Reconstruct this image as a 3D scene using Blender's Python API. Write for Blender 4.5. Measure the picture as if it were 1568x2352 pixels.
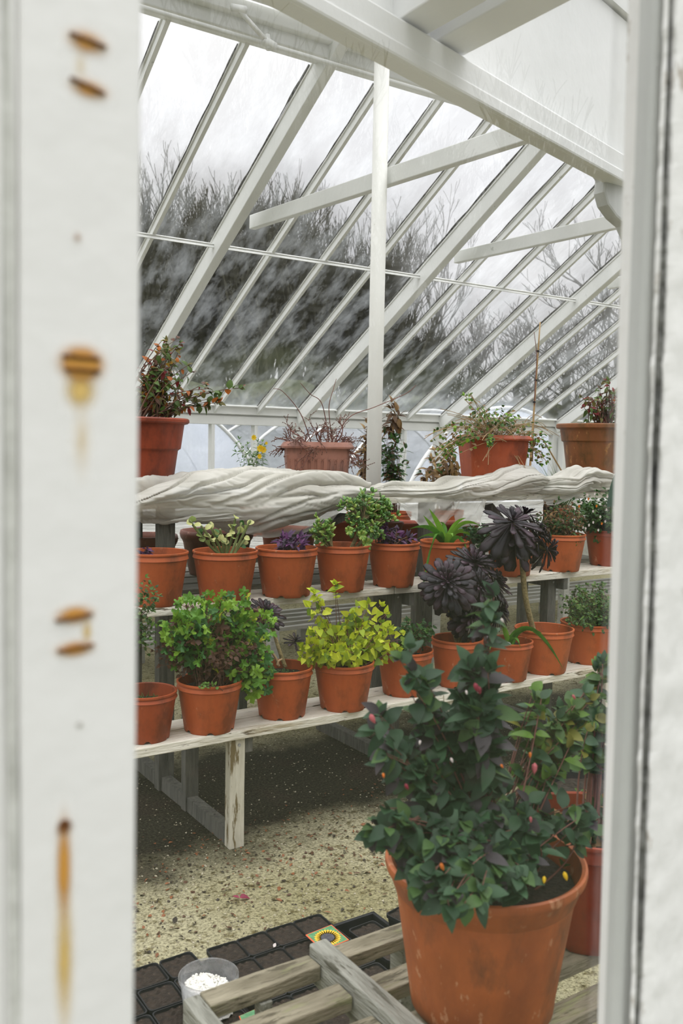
import bpy, math, random
from mathutils import Vector, Matrix, noise
R = math.radians
for o in list(bpy.data.objects): bpy.data.objects.remove(o, do_unlink=True)
SC = bpy.context.scene; COL = SC.collection

# ------------------------------------------------------------------ camera
FPX = 2070.0; CAMZ = 1.5
YAW = math.atan2(3116, FPX); PITCH = math.atan(149/FPX); ROLL = .0178
fh = Vector((math.cos(YAW), math.sin(YAW), 0)); rt = Vector((math.sin(YAW), -math.cos(YAW), 0)); up = Vector((0, 0, 1))
FW = fh*math.cos(PITCH)-up*math.sin(PITCH); u0 = fh*math.sin(PITCH)+up*math.cos(PITCH)
RV = rt*math.cos(ROLL)+u0*math.sin(ROLL); UV = u0*math.cos(ROLL)-rt*math.sin(ROLL)
CAM = Vector((0, 0, CAMZ))
cd = bpy.data.cameras.new('camera'); cam = bpy.data.objects.new('camera', cd); COL.objects.link(cam)
cd.sensor_fit = 'VERTICAL'; cd.sensor_height = 36.0; cd.lens = 36.0*FPX/2352
m = Matrix((RV, UV, -FW)).transposed().to_4x4(); m.translation = CAM; cam.matrix_world = m
cd.clip_start = .02; cd.clip_end = 500
cd.dof.use_dof = True; cd.dof.focus_distance = 3.7; cd.dof.aperture_fstop = 6.3
SC.camera = cam

# ------------------------------------------------------------------ sky, exposure
SC.view_settings.view_transform = 'Standard'; SC.view_settings.look = 'None'
SC.view_settings.exposure = 0.46; SC.view_settings.gamma = 1.0; SC.view_settings.use_curve_mapping = False
W = bpy.data.worlds.new('overcast'); SC.world = W; W.use_nodes = True
nt = W.node_tree; nt.nodes.clear()
def N(t, kind, **kw):
    n = t.nodes.new(kind)
    for k, v in kw.items():
        if k in n.inputs: n.inputs[k].default_value = v
        else: setattr(n, k, v)
    return n
out = N(nt, 'ShaderNodeOutputWorld'); bg = N(nt, 'ShaderNodeBackground'); tc = N(nt, 'ShaderNodeTexCoord')
mp = N(nt, 'ShaderNodeMapping'); mp.inputs['Scale'].default_value = (2, 2, 5)
ns = N(nt, 'ShaderNodeTexNoise', Scale=1.3, Detail=5.0, Roughness=.55)
cr = N(nt, 'ShaderNodeValToRGB'); cr.color_ramp.elements[0].position = .36; cr.color_ramp.elements[0].color = (.69, .70, .715, 1)
cr.color_ramp.elements[1].position = .62; cr.color_ramp.elements[1].color = (.785, .79, .785, 1)
sx = N(nt, 'ShaderNodeSeparateXYZ'); mr = N(nt, 'ShaderNodeMapRange'); mr.inputs['From Min'].default_value = .42; mr.inputs['From Max'].default_value = .92
mr.inputs['To Min'].default_value = 1.0; mr.inputs['To Max'].default_value = 3.9
L = nt.links.new
L(tc.outputs['Generated'], mp.inputs[0]); L(mp.outputs[0], ns.inputs['Vector']); L(ns.outputs['Fac'], cr.inputs[0])
L(tc.outputs['Generated'], sx.inputs[0]); L(sx.outputs['Z'], mr.inputs['Value']); L(cr.outputs[0], bg.inputs['Color']); L(mr.outputs[0], bg.inputs['Strength'])
L(bg.outputs[0], out.inputs[0])

# ------------------------------------------------------------------ helpers
def at(x, y, Y):
    """point seen at photo position (x,y) lying in the vertical plane Y"""
    d = FW*FPX+RV*(x-784)+UV*(1176-y); return CAM+d*(Y/d.y)
def onz(x, y, z):
    d = FW*FPX+RV*(x-784)+UV*(1176-y); return CAM+d*((z-CAMZ)/d.z)
class MB:
    def __init__(s): s.v = []; s.f = []; s.m = []
    def add(s, vs, fs, mi=0):
        o = len(s.v); s.v.extend(vs); s.f.extend([tuple(i+o for i in f) for f in fs]); s.m.extend([mi]*len(fs)); return s
    def box(s, x0, x1, y0, y1, z0, z1, mi=0):
        v = [Vector(p) for p in ((x0,y0,z0),(x1,y0,z0),(x1,y1,z0),(x0,y1,z0),(x0,y0,z1),(x1,y0,z1),(x1,y1,z1),(x0,y1,z1))]
        return s.add(v, [(0,3,2,1),(4,5,6,7),(0,1,5,4),(1,2,6,5),(2,3,7,6),(3,0,4,7)], mi)
    def beam(s, a, b, w, h, upv=(0,0,1), mi=0, seg=1, wob=0.0):
        a = Vector(a); b = Vector(b); d = (b-a).normalized(); sd = d.cross(Vector(upv)).normalized(); uu = sd.cross(d).normalized()
        vs = []; fs = []
        for i in range(seg+1):
            c = a.lerp(b, i/seg)
            for (p, q) in ((-1,-1),(1,-1),(1,1),(-1,1)):
                j = Vector((0,0,0))
                if wob: j = Vector((noise.noise(c*9+Vector((p*3,q*5,1))), noise.noise(c*9+Vector((q*3,p*5,7))), noise.noise(c*7+Vector((p,q,3)))))*wob
                vs.append(c+sd*p*w/2+uu*q*h/2+j)
        for i in range(seg):
            o = i*4
            for k in range(4): fs.append((o+k, o+(k+1)%4, o+4+(k+1)%4, o+4+k))
        fs.append((0,3,2,1)); o = seg*4; fs.append((o,o+1,o+2,o+3))
        return s.add(vs, fs, mi)
    def tube(s, pts, rad, n=6, mi=0, cap=True):
        if not isinstance(rad, (list, tuple)): rad = [rad]*len(pts)
        vs = []; fs = []; k = len(pts); ref = None
        for i, p in enumerate(pts):
            d = (pts[min(i+1,k-1)]-pts[max(i-1,0)])
            if d.length < 1e-9: d = Vector((0,0,1))
            d.normalize()
            if ref is None: ref = d.orthogonal().normalized()
            a = (ref-d*ref.dot(d))
            a = a.normalized() if a.length > 1e-6 else d.orthogonal().normalized()
            ref = a; b = d.cross(a)
            for j in range(n):
                t = 2*math.pi*j/n; vs.append(p+(a*math.cos(t)+b*math.sin(t))*rad[i])
        for i in range(k-1):
            for j in range(n): fs.append((i*n+j, i*n+(j+1)%n, (i+1)*n+(j+1)%n, (i+1)*n+j))
        if cap: fs.append(tuple(range(n-1,-1,-1))); fs.append(tuple((k-1)*n+j for j in range(n)))
        return s.add(vs, fs, mi)
    def lathe(s, prof, n=48, c=(0,0,0), mi=0, mod=None):
        c = Vector(c); vs = []; fs = []
        for i, (r, z) in enumerate(prof):
            for j in range(n):
                t = 2*math.pi*j/n; rr, zz = mod(i, t, r, z) if mod else (r, z)
                vs.append(c+Vector((rr*math.cos(t), rr*math.sin(t), zz)))
        for i in range(len(prof)-1):
            for j in range(n): fs.append((i*n+j, i*n+(j+1)%n, (i+1)*n+(j+1)%n, (i+1)*n+j))
        return s.add(vs, fs, mi)
    def leaf(s, p, d, nrm, Ln, Wd, shape, k=4, fold=.25, curl=.3, mi=0):
        d = d.normalized(); sd = d.cross(nrm)
        if sd.length < 1e-4: sd = d.orthogonal()
        sd.normalize(); n = sd.cross(d); vs = []; fs = []
        for i in range(k+1):
            t = i/k; w = Wd/2*SHAPE[shape](t); c = p+d*(Ln*(t-.12*curl*t*t))-n*(curl*Ln*t*t)
            vs += [c+sd*w+n*fold*w, c, c-sd*w+n*fold*w]
        for i in range(k):
            o = i*3; fs += [(o,o+1,o+4,o+3),(o+1,o+2,o+5,o+4)]
        return s.add(vs, fs, mi)
    def fat(s, p, d, nrm, Ln, Wd, th, shape='spoon', k=5, curl=.2, mi=0):
        d = d.normalized(); sd = d.cross(nrm)
        if sd.length < 1e-4: sd = d.orthogonal()
        sd.normalize(); n = sd.cross(d); vs = []; fs = []; M = 6
        for i in range(k+1):
            t = i/k; q = max(.06, SHAPE[shape](t)); c = p+d*(Ln*t)+n*(curl*Ln*t*t)
            for j in range(M):
                a = 2*math.pi*j/M; vs.append(c+sd*math.cos(a)*Wd/2*q+n*math.sin(a)*th/2*min(1,q*1.3))
        for i in range(k):
            for j in range(M): fs.append((i*M+j, i*M+(j+1)%M, (i+1)*M+(j+1)%M, (i+1)*M+j))
        fs.append(tuple(range(M-1,-1,-1))); fs.append(tuple(k*M+j for j in range(M)))
        return s.add(vs, fs, mi)
    def lobed(s, p, d, nrm, Ln, mi=0, lobes=5, ph=0.0):
        d = d.normalized(); sd = d.cross(nrm)
        if sd.length < 1e-4: sd = d.orthogonal()
        sd.normalize(); n = sd.cross(d); c = p+d*Ln*.35; vs = [c]; K = 26
        for j in range(K):
            a = -math.pi+2*math.pi*j/(K-1); rr = Ln*(.30+.32*abs(math.cos(a*lobes/2.0))**.8+.05*math.sin(a*13+ph))
            if abs(a) > 2.75: rr = Ln*.28
            vs.append(c+d*math.cos(a)*rr+sd*math.sin(a)*rr+n*(rr*.25*math.sin(a*3+ph)-rr*.12))
        return s.add(vs, [(0,j,j+1) for j in range(1,K)], mi)
    def build(s, name, mats, parent=None, org=None, smooth=False, bevel=0, solid=0):
        o0 = Vector(org) if org is not None else (parent_org(parent) if parent else Vector((0,0,0)))
        me = bpy.data.meshes.new(name); me.from_pydata([(v[0]-o0[0], v[1]-o0[1], v[2]-o0[2]) for v in s.v], [], s.f)
        if not isinstance(mats, (list, tuple)): mats = [mats]
        for mm in mats: me.materials.append(mm)
        if len(mats) > 1: me.polygons.foreach_set('material_index', s.m)
        if smooth: me.polygons.foreach_set('use_smooth', [True]*len(s.f))
        me.update(); ob = bpy.data.objects.new(name, me); COL.objects.link(ob)
        if parent: ob.parent = parent
        else: ob.location = o0
        if bevel:
            b = ob.modifiers.new('bevel', 'BEVEL'); b.width = bevel; b.segments = 2; b.limit_method = 'ANGLE'; b.angle_limit = R(40)
        if solid:
            b = ob.modifiers.new('solid', 'SOLIDIFY'); b.thickness = solid; b.offset = 0
        return ob
def parent_org(p):
    v = Vector((0,0,0))
    while p: v = v+Vector(p.location); p = p.parent
    return v
SHAPE = {
 'ovate': lambda t: max(0.0, math.sin(math.pi*min(1, max(0, t))**.75))**.8 if 0 < t < 1 else 0.03,
 'lance': lambda t: max(.02, math.sin(math.pi*t**.8)),
 'heart': lambda t: .75 if t == 0 else max(.02, (1-t**1.7)*1.05),
 'strap': lambda t: max(.03, min(1, .65+t)*(1-t**4)),
 'spoon': lambda t: max(.12, .22+.9*t**1.3) if t < .8 else max(.12, 1.0*math.sqrt(max(0, 1-((t-.8)/.23)**2))),
 'obov': lambda t: max(.15, math.sqrt(max(0, 1-((t-.58)/.58)**2))) if t < .58 else max(.1, math.sqrt(max(0, 1-((t-.58)/.43)**2))),
 'round': lambda t: max(.1, math.sqrt(max(0, 1-(2*t-1)**2))),
}
def thing(name, label, cat, loc, group=None):
    o = bpy.data.objects.new(name, None); COL.objects.link(o); o.location = loc; o.empty_display_size = .05
    o['label'] = label; o['category'] = cat
    if group: o['group'] = group
    return o
def tag(o, label, cat, group=None, kind=None):
    o['label'] = label; o['category'] = cat
    if group: o['group'] = group
    if kind: o['kind'] = kind
    return o
def struct(o): o['kind'] = 'structure'; return o

# ------------------------------------------------------------------ materials
def newmat(name):
    mt = bpy.data.materials.new(name); mt.use_nodes = True; t = mt.node_tree; t.nodes.clear()
    return mt, t, N(t, 'ShaderNodeOutputMaterial')
def ramp(t, pts):
    c = N(t, 'ShaderNodeValToRGB'); e = c.color_ramp.elements
    e[0].position, e[0].color = pts[0][0], (*pts[0][1], 1); e[1].position, e[1].color = pts[-1][0], (*pts[-1][1], 1)
    for p, col in pts[1:-1]:
        q = e.new(p); q.color = (*col, 1)
    return c
def surf(name, c1, c2, scale=8, rough=.6, stretch=(1,1,1), spots=None, spot_scale=34, spot_at=.60, bump=.15, bump_scale=60, spec=.4, detail=6, spots2=None, s2_scale=4, s2_at=.6, s2_w=.06):
    mt, t, o = newmat(name); b = N(t, 'ShaderNodeBsdfPrincipled', Roughness=rough); b.inputs['Specular IOR Level'].default_value = spec
    tcn = N(t, 'ShaderNodeTexCoord'); mpn = N(t, 'ShaderNodeMapping'); mpn.inputs['Scale'].default_value = stretch
    t.links.new(tcn.outputs['Object'], mpn.inputs[0])
    n1 = N(t, 'ShaderNodeTexNoise', Scale=scale, Detail=detail, Roughness=.6); t.links.new(mpn.outputs[0], n1.inputs['Vector'])
    r1 = ramp(t, [(.32, c1), (.68, c2)]); t.links.new(n1.outputs['Fac'], r1.inputs[0]); colr = r1.outputs[0]
    for sp, ss, sa, sw in ((spots, spot_scale, spot_at, .06), (spots2, s2_scale, s2_at, s2_w)):
        if sp:
            n2 = N(t, 'ShaderNodeTexNoise', Scale=ss, Detail=5.0, Roughness=.65); t.links.new(mpn.outputs[0], n2.inputs['Vector'])
            m2 = N(t, 'ShaderNodeMapRange'); m2.inputs['From Min'].default_value = sa; m2.inputs['From Max'].default_value = sa+sw
            t.links.new(n2.outputs['Fac'], m2.inputs['Value'])
            mx = N(t, 'ShaderNodeMix', data_type='RGBA'); t.links.new(m2.outputs[0], mx.inputs[0]); t.links.new(colr, mx.inputs[6]); mx.inputs[7].default_value = (*sp, 1); colr = mx.outputs[2]
    t.links.new(colr, b.inputs['Base Color'])
    if bump:
        n3 = N(t, 'ShaderNodeTexNoise', Scale=bump_scale, Detail=4.0); t.links.new(mpn.outputs[0], n3.inputs['Vector'])
        bp = N(t, 'ShaderNodeBump', Strength=bump, Distance=.01); t.links.new(n3.outputs['Fac'], bp.inputs['Height']); t.links.new(bp.outputs[0], b.inputs['Normal'])
    t.links.new(b.outputs[0], o.inputs[0]); return mt
def leafmat(name, c, c2=None, tr=.3, rough=.5, spec=.35):
    mt, t, o = newmat(name); c2 = c2 or tuple(x*.65 for x in c)
    tcn = N(t, 'ShaderNodeTexCoord'); n1 = N(t, 'ShaderNodeTexNoise', Scale=22.0, Detail=3.0); t.links.new(tcn.outputs['Object'], n1.inputs['Vector'])
    r1 = ramp(t, [(.35, c2), (.65, c)]); t.links.new(n1.outputs['Fac'], r1.inputs[0])
    b = N(t, 'ShaderNodeBsdfPrincipled', Roughness=rough); b.inputs['Specular IOR Level'].default_value = spec
    t.links.new(r1.outputs[0], b.inputs['Base Color'])
    if tr:
        tl = N(t, 'ShaderNodeBsdfTranslucent'); t.links.new(r1.outputs[0], tl.inputs['Color']); mx = N(t, 'ShaderNodeMixShader', Fac=tr)
        t.links.new(b.outputs[0], mx.inputs[1]); t.links.new(tl.outputs[0], mx.inputs[2]); t.links.new(mx.outputs[0], o.inputs[0])
    else: t.links.new(b.outputs[0], o.inputs[0])
    return mt
def glassmat(name, mist=(.0, .0), mist_col=(.8,.84,.85), scale=(6,1.2,1.2), lo=.45, hi=.7, refl=1.0, tint=(.985,.98,.985), blur=0):
    """thin clear pane: transparent + fresnel gloss, with a patchy film of moisture and grime"""
    mt, t, o = newmat(name); tr = N(t, 'ShaderNodeBsdfTransparent'); tr.inputs['Color'].default_value = (*tint, 1)
    gl = N(t, 'ShaderNodeBsdfGlossy', Roughness=.0); fr = N(t, 'ShaderNodeFresnel', IOR=1.5)
    ge = N(t, 'ShaderNodeNewGeometry'); io = N(t, 'ShaderNodeMapRange'); io.inputs['To Min'].default_value = 1.5; io.inputs['To Max'].default_value = 1/1.5
    t.links.new(ge.outputs['Backfacing'], io.inputs['Value']); t.links.new(io.outputs[0], fr.inputs['IOR'])   # the same reflectance from both sides of the sheet
    mul = N(t, 'ShaderNodeMath', operation='MULTIPLY'); mul.inputs[1].default_value = refl; t.links.new(fr.outputs[0], mul.inputs[0])
    mx = N(t, 'ShaderNodeMixShader'); t.links.new(mul.outputs[0], mx.inputs[0]); t.links.new(tr.outputs[0], mx.inputs[1]); t.links.new(gl.outputs[0], mx.inputs[2])
    last = mx.outputs[0]
    if mist[1] > 0:
        tcn = N(t, 'ShaderNodeTexCoord'); mpn = N(t, 'ShaderNodeMapping'); mpn.inputs['Scale'].default_value = scale; t.links.new(tcn.outputs['Object'], mpn.inputs[0])
        n1 = N(t, 'ShaderNodeTexNoise', Scale=1.0, Detail=8.0, Roughness=.68); t.links.new(mpn.outputs[0], n1.inputs['Vector'])
        m2 = N(t, 'ShaderNodeMapRange'); m2.inputs['From Min'].default_value = lo; m2.inputs['From Max'].default_value = hi
        m2.inputs['To Min'].default_value = mist[0]; m2.inputs['To Max'].default_value = mist[1]; t.links.new(n1.outputs['Fac'], m2.inputs['Value'])
        tl = N(t, 'ShaderNodeBsdfTranslucent'); tl.inputs['Color'].default_value = (*mist_col, 1)
        mm = N(t, 'ShaderNodeMixShader'); t.links.new(m2.outputs[0], mm.inputs[0]); t.links.new(last, mm.inputs[1]); t.links.new(tl.outputs[0], mm.inputs[2]); last = mm.outputs[0]
    if blur:
        rf = N(t, 'ShaderNodeBsdfRefraction', IOR=1.03, Roughness=.40); bm = N(t, 'ShaderNodeMixShader', Fac=blur); t.links.new(last, bm.inputs[1]); t.links.new(rf.outputs[0], bm.inputs[2]); last = bm.outputs[0]
    t.links.new(last, o.inputs[0]); return mt

M_paint = surf('white_paint', (.68,.69,.66), (.76,.77,.74), 3, .55, spots=(.33,.34,.29), spot_scale=9, spot_at=.68, bump=.08)
M_paint2 = surf('white_paint_clean', (.72,.73,.70), (.78,.785,.76), 2, .5, bump=.05)
M_pole = surf('cream_paint', (.74,.74,.69), (.80,.80,.75), 4, .45, spots=(.5,.48,.4), spot_scale=25, spot_at=.7, bump=.04)
M_lintel = surf('old_limewash', (.74,.75,.735), (.83,.835,.82), 1.5, .75, spots=(.30,.31,.30), spot_scale=7, spot_at=.72, bump=.2, bump_scale=20)
M_post = surf('post_gloss_paint', (.83,.82,.80), (.87,.86,.845), 2.2, .45, bump=.1, bump_scale=30)
M_grey = surf('stile_grey_paint', (.50,.51,.49), (.58,.59,.57), 3, .5, stretch=(6,6,1), bump=.1)
M_jamb = surf('flaking_white_paint', (.82,.81,.79), (.90,.89,.87), 10, .8, stretch=(1,1,.5), spots=(.50,.45,.39), spot_scale=30, spot_at=.63, bump=.2, bump_scale=60)
M_putty = surf('dark_putty', (.03,.03,.028), (.22,.22,.20), 30, .9, bump=.8)
M_rust = surf('rust', (.06,.022,.008), (.22,.08,.015), 120, .85, bump=.3, bump_scale=200)
M_zinc = surf('dull_steel', (.25,.25,.24), (.4,.4,.38), 60, .5)
M_wood = surf('flaked_white_wood', (.66,.63,.52), (.80,.77,.67), 7, .75, stretch=(1,6,6), spots=(.13,.10,.06), spot_scale=7, spot_at=.61, bump=.5, bump_scale=20, spots2=(.42,.36,.24), s2_scale=2.5, s2_at=.54, s2_w=.14)
M_leg = surf('worn_white_leg', (.48,.45,.35), (.64,.61,.50), 7, .75, stretch=(6,6,1), spots=(.17,.13,.06), spot_scale=5, spot_at=.53, bump=.5, bump_scale=20)
M_grywood = surf('weathered_grey_wood', (.10,.095,.08), (.20,.19,.155), 8, .85, stretch=(1,7,7), spots=(.05,.045,.035), spot_scale=7, spot_at=.62, bump=.6, bump_scale=25)
M_gryleg = surf('weathered_grey_post', (.085,.085,.075), (.175,.17,.145), 8, .85, stretch=(7,7,1), spots=(.05,.05,.04), spot_scale=7, spot_at=.62, bump=.6, bump_scale=25)
M_bench = surf('lichened_slat', (.15,.13,.085), (.33,.295,.21), 7, .85, stretch=(1,5,5), spots=(.10,.085,.055), spot_scale=8, spot_at=.56, bump=.7, bump_scale=30, spots2=(.24,.26,.11), s2_scale=5, s2_at=.58, s2_w=.15)
M_benchy = surf('grey_bearer', (.17,.17,.14), (.36,.36,.31), 7, .85, stretch=(7,1,7), spots=(.11,.105,.08), spot_scale=8, spot_at=.57, bump=.7, bump_scale=30)
M_slat = surf('pale_slat', (.34,.34,.31), (.50,.50,.46), 5, .7, stretch=(1,8,8), spots=(.15,.14,.12), spot_scale=8, spot_at=.62, bump=.3)
def pm(name, a, b, **kw): return surf(name, a, b, 14, kw.pop('rough', .5), spots=kw.pop('sp', (.50,.21,.11)), spot_scale=kw.pop('ss', 26), spot_at=kw.pop('sa', .625), bump=.08, spec=.3, spots2=kw.pop('s2', (a[0]*.55, a[1]*.62, a[2]*.7)), s2_scale=7, s2_at=.47, s2_w=.16, stretch=(1,1,.6))
M_pots = [pm('terracotta_plastic', (.36,.076,.021), (.47,.108,.031)), pm('terracotta_plastic_deep', (.29,.055,.017), (.38,.078,.024)), pm('terracotta_plastic_warm', (.43,.098,.027), (.52,.125,.036))]
M_potdark = pm('terracotta_plastic_old', (.12,.036,.020), (.18,.052,.027), sp=(.33,.14,.09))
M_red = pm('redbrown_plastic', (.25,.042,.016), (.32,.058,.021), sp=(.34,.10,.055), sa=.68)
M_pink = pm('faded_pink_plastic', (.28,.125,.085), (.36,.165,.115), sp=(.22,.10,.075), sa=.6)
M_ochre = pm('mossy_terracotta', (.20,.075,.026), (.32,.115,.038), sp=(.50,.24,.08), sa=.60, s2=(.12,.06,.02))
M_big = surf('scratched_terracotta', (.27,.068,.018), (.44,.115,.028), 11, .55, spots=(.52,.24,.12), spot_scale=30, spot_at=.60, bump=.12, bump_scale=40, spots2=(.19,.060,.020), s2_scale=8, s2_at=.52, s2_w=.14, stretch=(1.2,1.2,.6))
M_black = surf('black_plastic', (.010,.011,.013), (.020,.021,.024), 20, .5, bump=.05, spec=.3)
M_soil = surf('potting_soil', (.010,.007,.005), (.038,.027,.019), 60, .95, spots=(.10,.075,.05), spot_scale=110, spot_at=.66, bump=1.0, bump_scale=90)
M_soil2 = surf('damp_brown_soil', (.012,.008,.006), (.040,.027,.019), 50, .95, spots=(.12,.09,.06), spot_scale=110, spot_at=.66, bump=1.0, bump_scale=90)
M_stem = surf('green_stem', (.10,.13,.04), (.20,.24,.08), 30, .7)
M_brown = surf('brown_twig', (.09,.045,.028), (.17,.09,.055), 40, .8)
M_redtwig = surf('red_twig', (.13,.045,.035), (.22,.10,.075), 40, .7)
M_straw = surf('dry_tendril', (.30,.20,.10), (.42,.30,.16), 40, .8)
M_cane = surf('bamboo_cane', (.34,.22,.09), (.46,.31,.14), 30, .6, stretch=(1,1,.2))
M_aestem = surf('scarred_stem', (.16,.12,.05), (.32,.26,.12), 90, .8, bump=.6, bump_scale=120)
def fleecemat():
    mt, t, o = newmat('garden_fleece'); d = N(t, 'ShaderNodeBsdfDiffuse'); d.inputs['Color'].default_value = (.78,.77,.71,1)
    tl = N(t, 'ShaderNodeBsdfTranslucent'); tl.inputs['Color'].default_value = (.74,.73,.66,1); tr = N(t, 'ShaderNodeBsdfTransparent')
    tcn = N(t, 'ShaderNodeTexCoord'); n1 = N(t, 'ShaderNodeTexNoise', Scale=4.0, Detail=6.0); mpn = N(t, 'ShaderNodeMapping'); mpn.inputs['Scale'].default_value = (1,3,3)
    t.links.new(tcn.outputs['Object'], mpn.inputs[0]); t.links.new(mpn.outputs[0], n1.inputs['Vector'])
    rr = ramp(t, [(.35, (.56,.545,.48)), (.6, (.77,.755,.69))]); t.links.new(n1.outputs['Fac'], rr.inputs[0]); t.links.new(rr.outputs[0], d.inputs['Color'])
    a = N(t, 'ShaderNodeMixShader', Fac=.3); b = N(t, 'ShaderNodeMixShader', Fac=.12)
    n2 = N(t, 'ShaderNodeTexNoise', Scale=900.0); bp = N(t, 'ShaderNodeBump', Strength=.15, Distance=.002); t.links.new(tcn.outputs['Object'], n2.inputs['Vector']); t.links.new(n2.outputs['Fac'], bp.inputs['Height']); t.links.new(bp.outputs[0], d.inputs['Normal'])
    t.links.new(d.outputs[0], a.inputs[1]); t.links.new(tl.outputs[0], a.inputs[2]); t.links.new(a.outputs[0], b.inputs[1]); t.links.new(tr.outputs[0], b.inputs[2]); t.links.new(b.outputs[0], o.inputs[0])
    return mt, b
M_fleece, _ = fleecemat()
M_fleece2, _b = fleecemat(); M_fleece2.name = 'thin_fleece'; _b.inputs[0].default_value = .45
M_roofglass = glassmat('misted_roof_glass', (.0, .26), lo=.44, hi=.72, scale=(6, 2.4, 2.4), refl=.6, blur=.40)
M_clear = glassmat('wall_glass', (.02,.25), scale=(3,3,1.5))
M_pane = glassmat('front_pane', (0,0), refl=1.7)
M_tub = glassmat('clear_tub', (.25,.5), mist_col=(.8,.82,.84), scale=(30,30,30), refl=1.3)
M_poly = glassmat('polytunnel_film', (.55,.92), mist_col=(.69,.72,.765), scale=(.8,.5,1.6), lo=.35, hi=.6, refl=.6)
LG = [leafmat('leaf_a', (.065,.155,.028)), leafmat('leaf_b', (.12,.235,.035)), leafmat('leaf_c', (.035,.095,.022))]
GER = [leafmat('geranium_a', (.13,.31,.03)), leafmat('geranium_b', (.23,.42,.035)), leafmat('geranium_c', (.05,.16,.03)), leafmat('geranium_yellow', (.42,.46,.03)), leafmat('geranium_dead', (.12,.055,.03))]
LIME = [leafmat('lime_a', (.50,.58,.02),(.40,.50,.02)), leafmat('lime_b', (.33,.44,.02)), leafmat('lime_c', (.62,.66,.05),(.5,.56,.03)), leafmat('lime_d', (.18,.29,.03))]
DARK = [leafmat('fuchsia_a', (.025,.066,.030), tr=.18, spec=.3), leafmat('fuchsia_b', (.040,.098,.042), tr=.18), leafmat('fuchsia_c', (.075,.155,.04), tr=.25), leafmat('fuchsia_d', (.055,.045,.05), tr=.15)]
DARK2 = [leafmat('fuchsia_bright', (.12,.24,.03)), DARK[2], leafmat('fuchsia_tip', (.20,.20,.03)), DARK[1]]
AEO = [leafmat('aeonium_a', (.026,.014,.021), (.012,.008,.011), tr=0, rough=.42, spec=.28), leafmat('aeonium_b', (.050,.024,.038), (.022,.012,.018), tr=0, rough=.42, spec=.3), leafmat('aeonium_c', (.014,.010,.015), tr=0, rough=.4, spec=.28)]
JADE = [leafmat('jade_a', (.075,.19,.03), tr=.05, rough=.3, spec=.5), leafmat('jade_b', (.17,.33,.045), tr=.05, rough=.3, spec=.5), leafmat('jade_c', (.32,.44,.08), tr=.05, rough=.3, spec=.5)]
PURP = [leafmat('purple_a', (.065,.018,.075), tr=.15), leafmat('purple_b', (.11,.022,.11), tr=.15), leafmat('purple_c', (.03,.012,.035), tr=.1)]
STRP = [leafmat('strap_a', (.20,.40,.04), (.15,.32,.03)), leafmat('strap_b', (.10,.28,.03))]
VAR = [leafmat('cream_leaf', (.62,.62,.28), (.5,.55,.18)), leafmat('green_mid', (.07,.19,.05)), leafmat('pale_leaf', (.33,.43,.12))]
AUT = [leafmat('aut_green', (.09,.16,.025)), leafmat('aut_orange', (.50,.14,.02)), leafmat('aut_red', (.26,.03,.03)), leafmat('aut_olive', (.16,.14,.03)), leafmat('aut_brown', (.12,.05,.025)), leafmat('aut_yellow', (.5,.28,.03))]
DEAD = [leafmat('dead_a', (.26,.15,.05)), leafmat('dead_b', (.13,.07,.03)), leafmat('dead_c', (.40,.26,.10)), LG[0]]
GRS = [leafmat('grass_a', (.07,.16,.04)), leafmat('grass_b', (.13,.22,.06))]
M_yel = leafmat('petal_yellow', (.80,.58,.02), (.8,.5,.01)); M_whi = leafmat('petal_white', (.75,.70,.66), (.7,.6,.58)); M_pnk = leafmat('petal_pink', (.65,.16,.18)); M_orn = leafmat('bud_orange', (.80,.22,.02)); M_crim = leafmat('bud_crimson', (.30,.02,.05))

# ------------------------------------------------------------------ the building
SL = math.tan(R(30)); NRM = Vector((0, math.sin(R(30)), math.cos(R(30))))
def RZ(Y): return 1.84+(8.0-Y)*SL
NS = math.tan(R(24.2))
def NZ(Y): return 3.98-(4.3-Y)*NS
NNRM = Vector((0, -math.sin(R(24.2)), math.cos(R(24.2))))
_tn = [0]
def trim(mb, mat, **kw):
    _tn[0] += 1; return struct(mb.build('trim_%d' % _tn[0], mat, **kw))
XS = [2.84+.4675*k for k in range(-8, 27)]
PR = [k for k in range(-8, 27) if k % 4 == 0]
for i, k in enumerate(range(-8, 27)):
    x = XS[i]
    if k % 4 == 0:
        b = MB(); x += .035
        b.beam(Vector((x, 4.3, RZ(4.3)))-NRM*.075, Vector((x, 7.98, RZ(7.98)))-NRM*.075, .07, .15, NRM)
        b.beam(Vector((x, 4.3, RZ(4.3)))-NRM*.025, Vector((x, 7.98, RZ(7.98)))-NRM*.025, .085, .012, NRM)
        trim(b, M_paint, bevel=.006)
        q = MB()
        q.beam(Vector((x, .62, NZ(.62)))-NNRM*.06, Vector((x, 4.3, NZ(4.3)))-NNRM*.06, .06, .12, NNRM); trim(q, M_paint)
    else:
        b = MB(); x += .018
        b.beam(Vector((x, 4.5, RZ(4.5)))-NRM*.03, Vector((x, 7.98, RZ(7.98)))-NRM*.03, .026, .06, NRM)
        b.beam(Vector((x, 4.5, RZ(4.5)))-NRM*.008, Vector((x, 7.98, RZ(7.98)))-NRM*.008, .044, .014, NRM)
        trim(b, M_paint)
    # dark perished putty line along the left edge of every bar
    b = MB(); a0 = Vector((XS[i]-.004, 4.7, RZ(4.7)))-NRM*.003; a1 = Vector((XS[i]-.004, 7.95, RZ(7.95)))-NRM*.003
    b.beam(a0, a1, .007, .008, NRM, seg=60, wob=.006); trim(b, M_putty)
wn = 0
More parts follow.
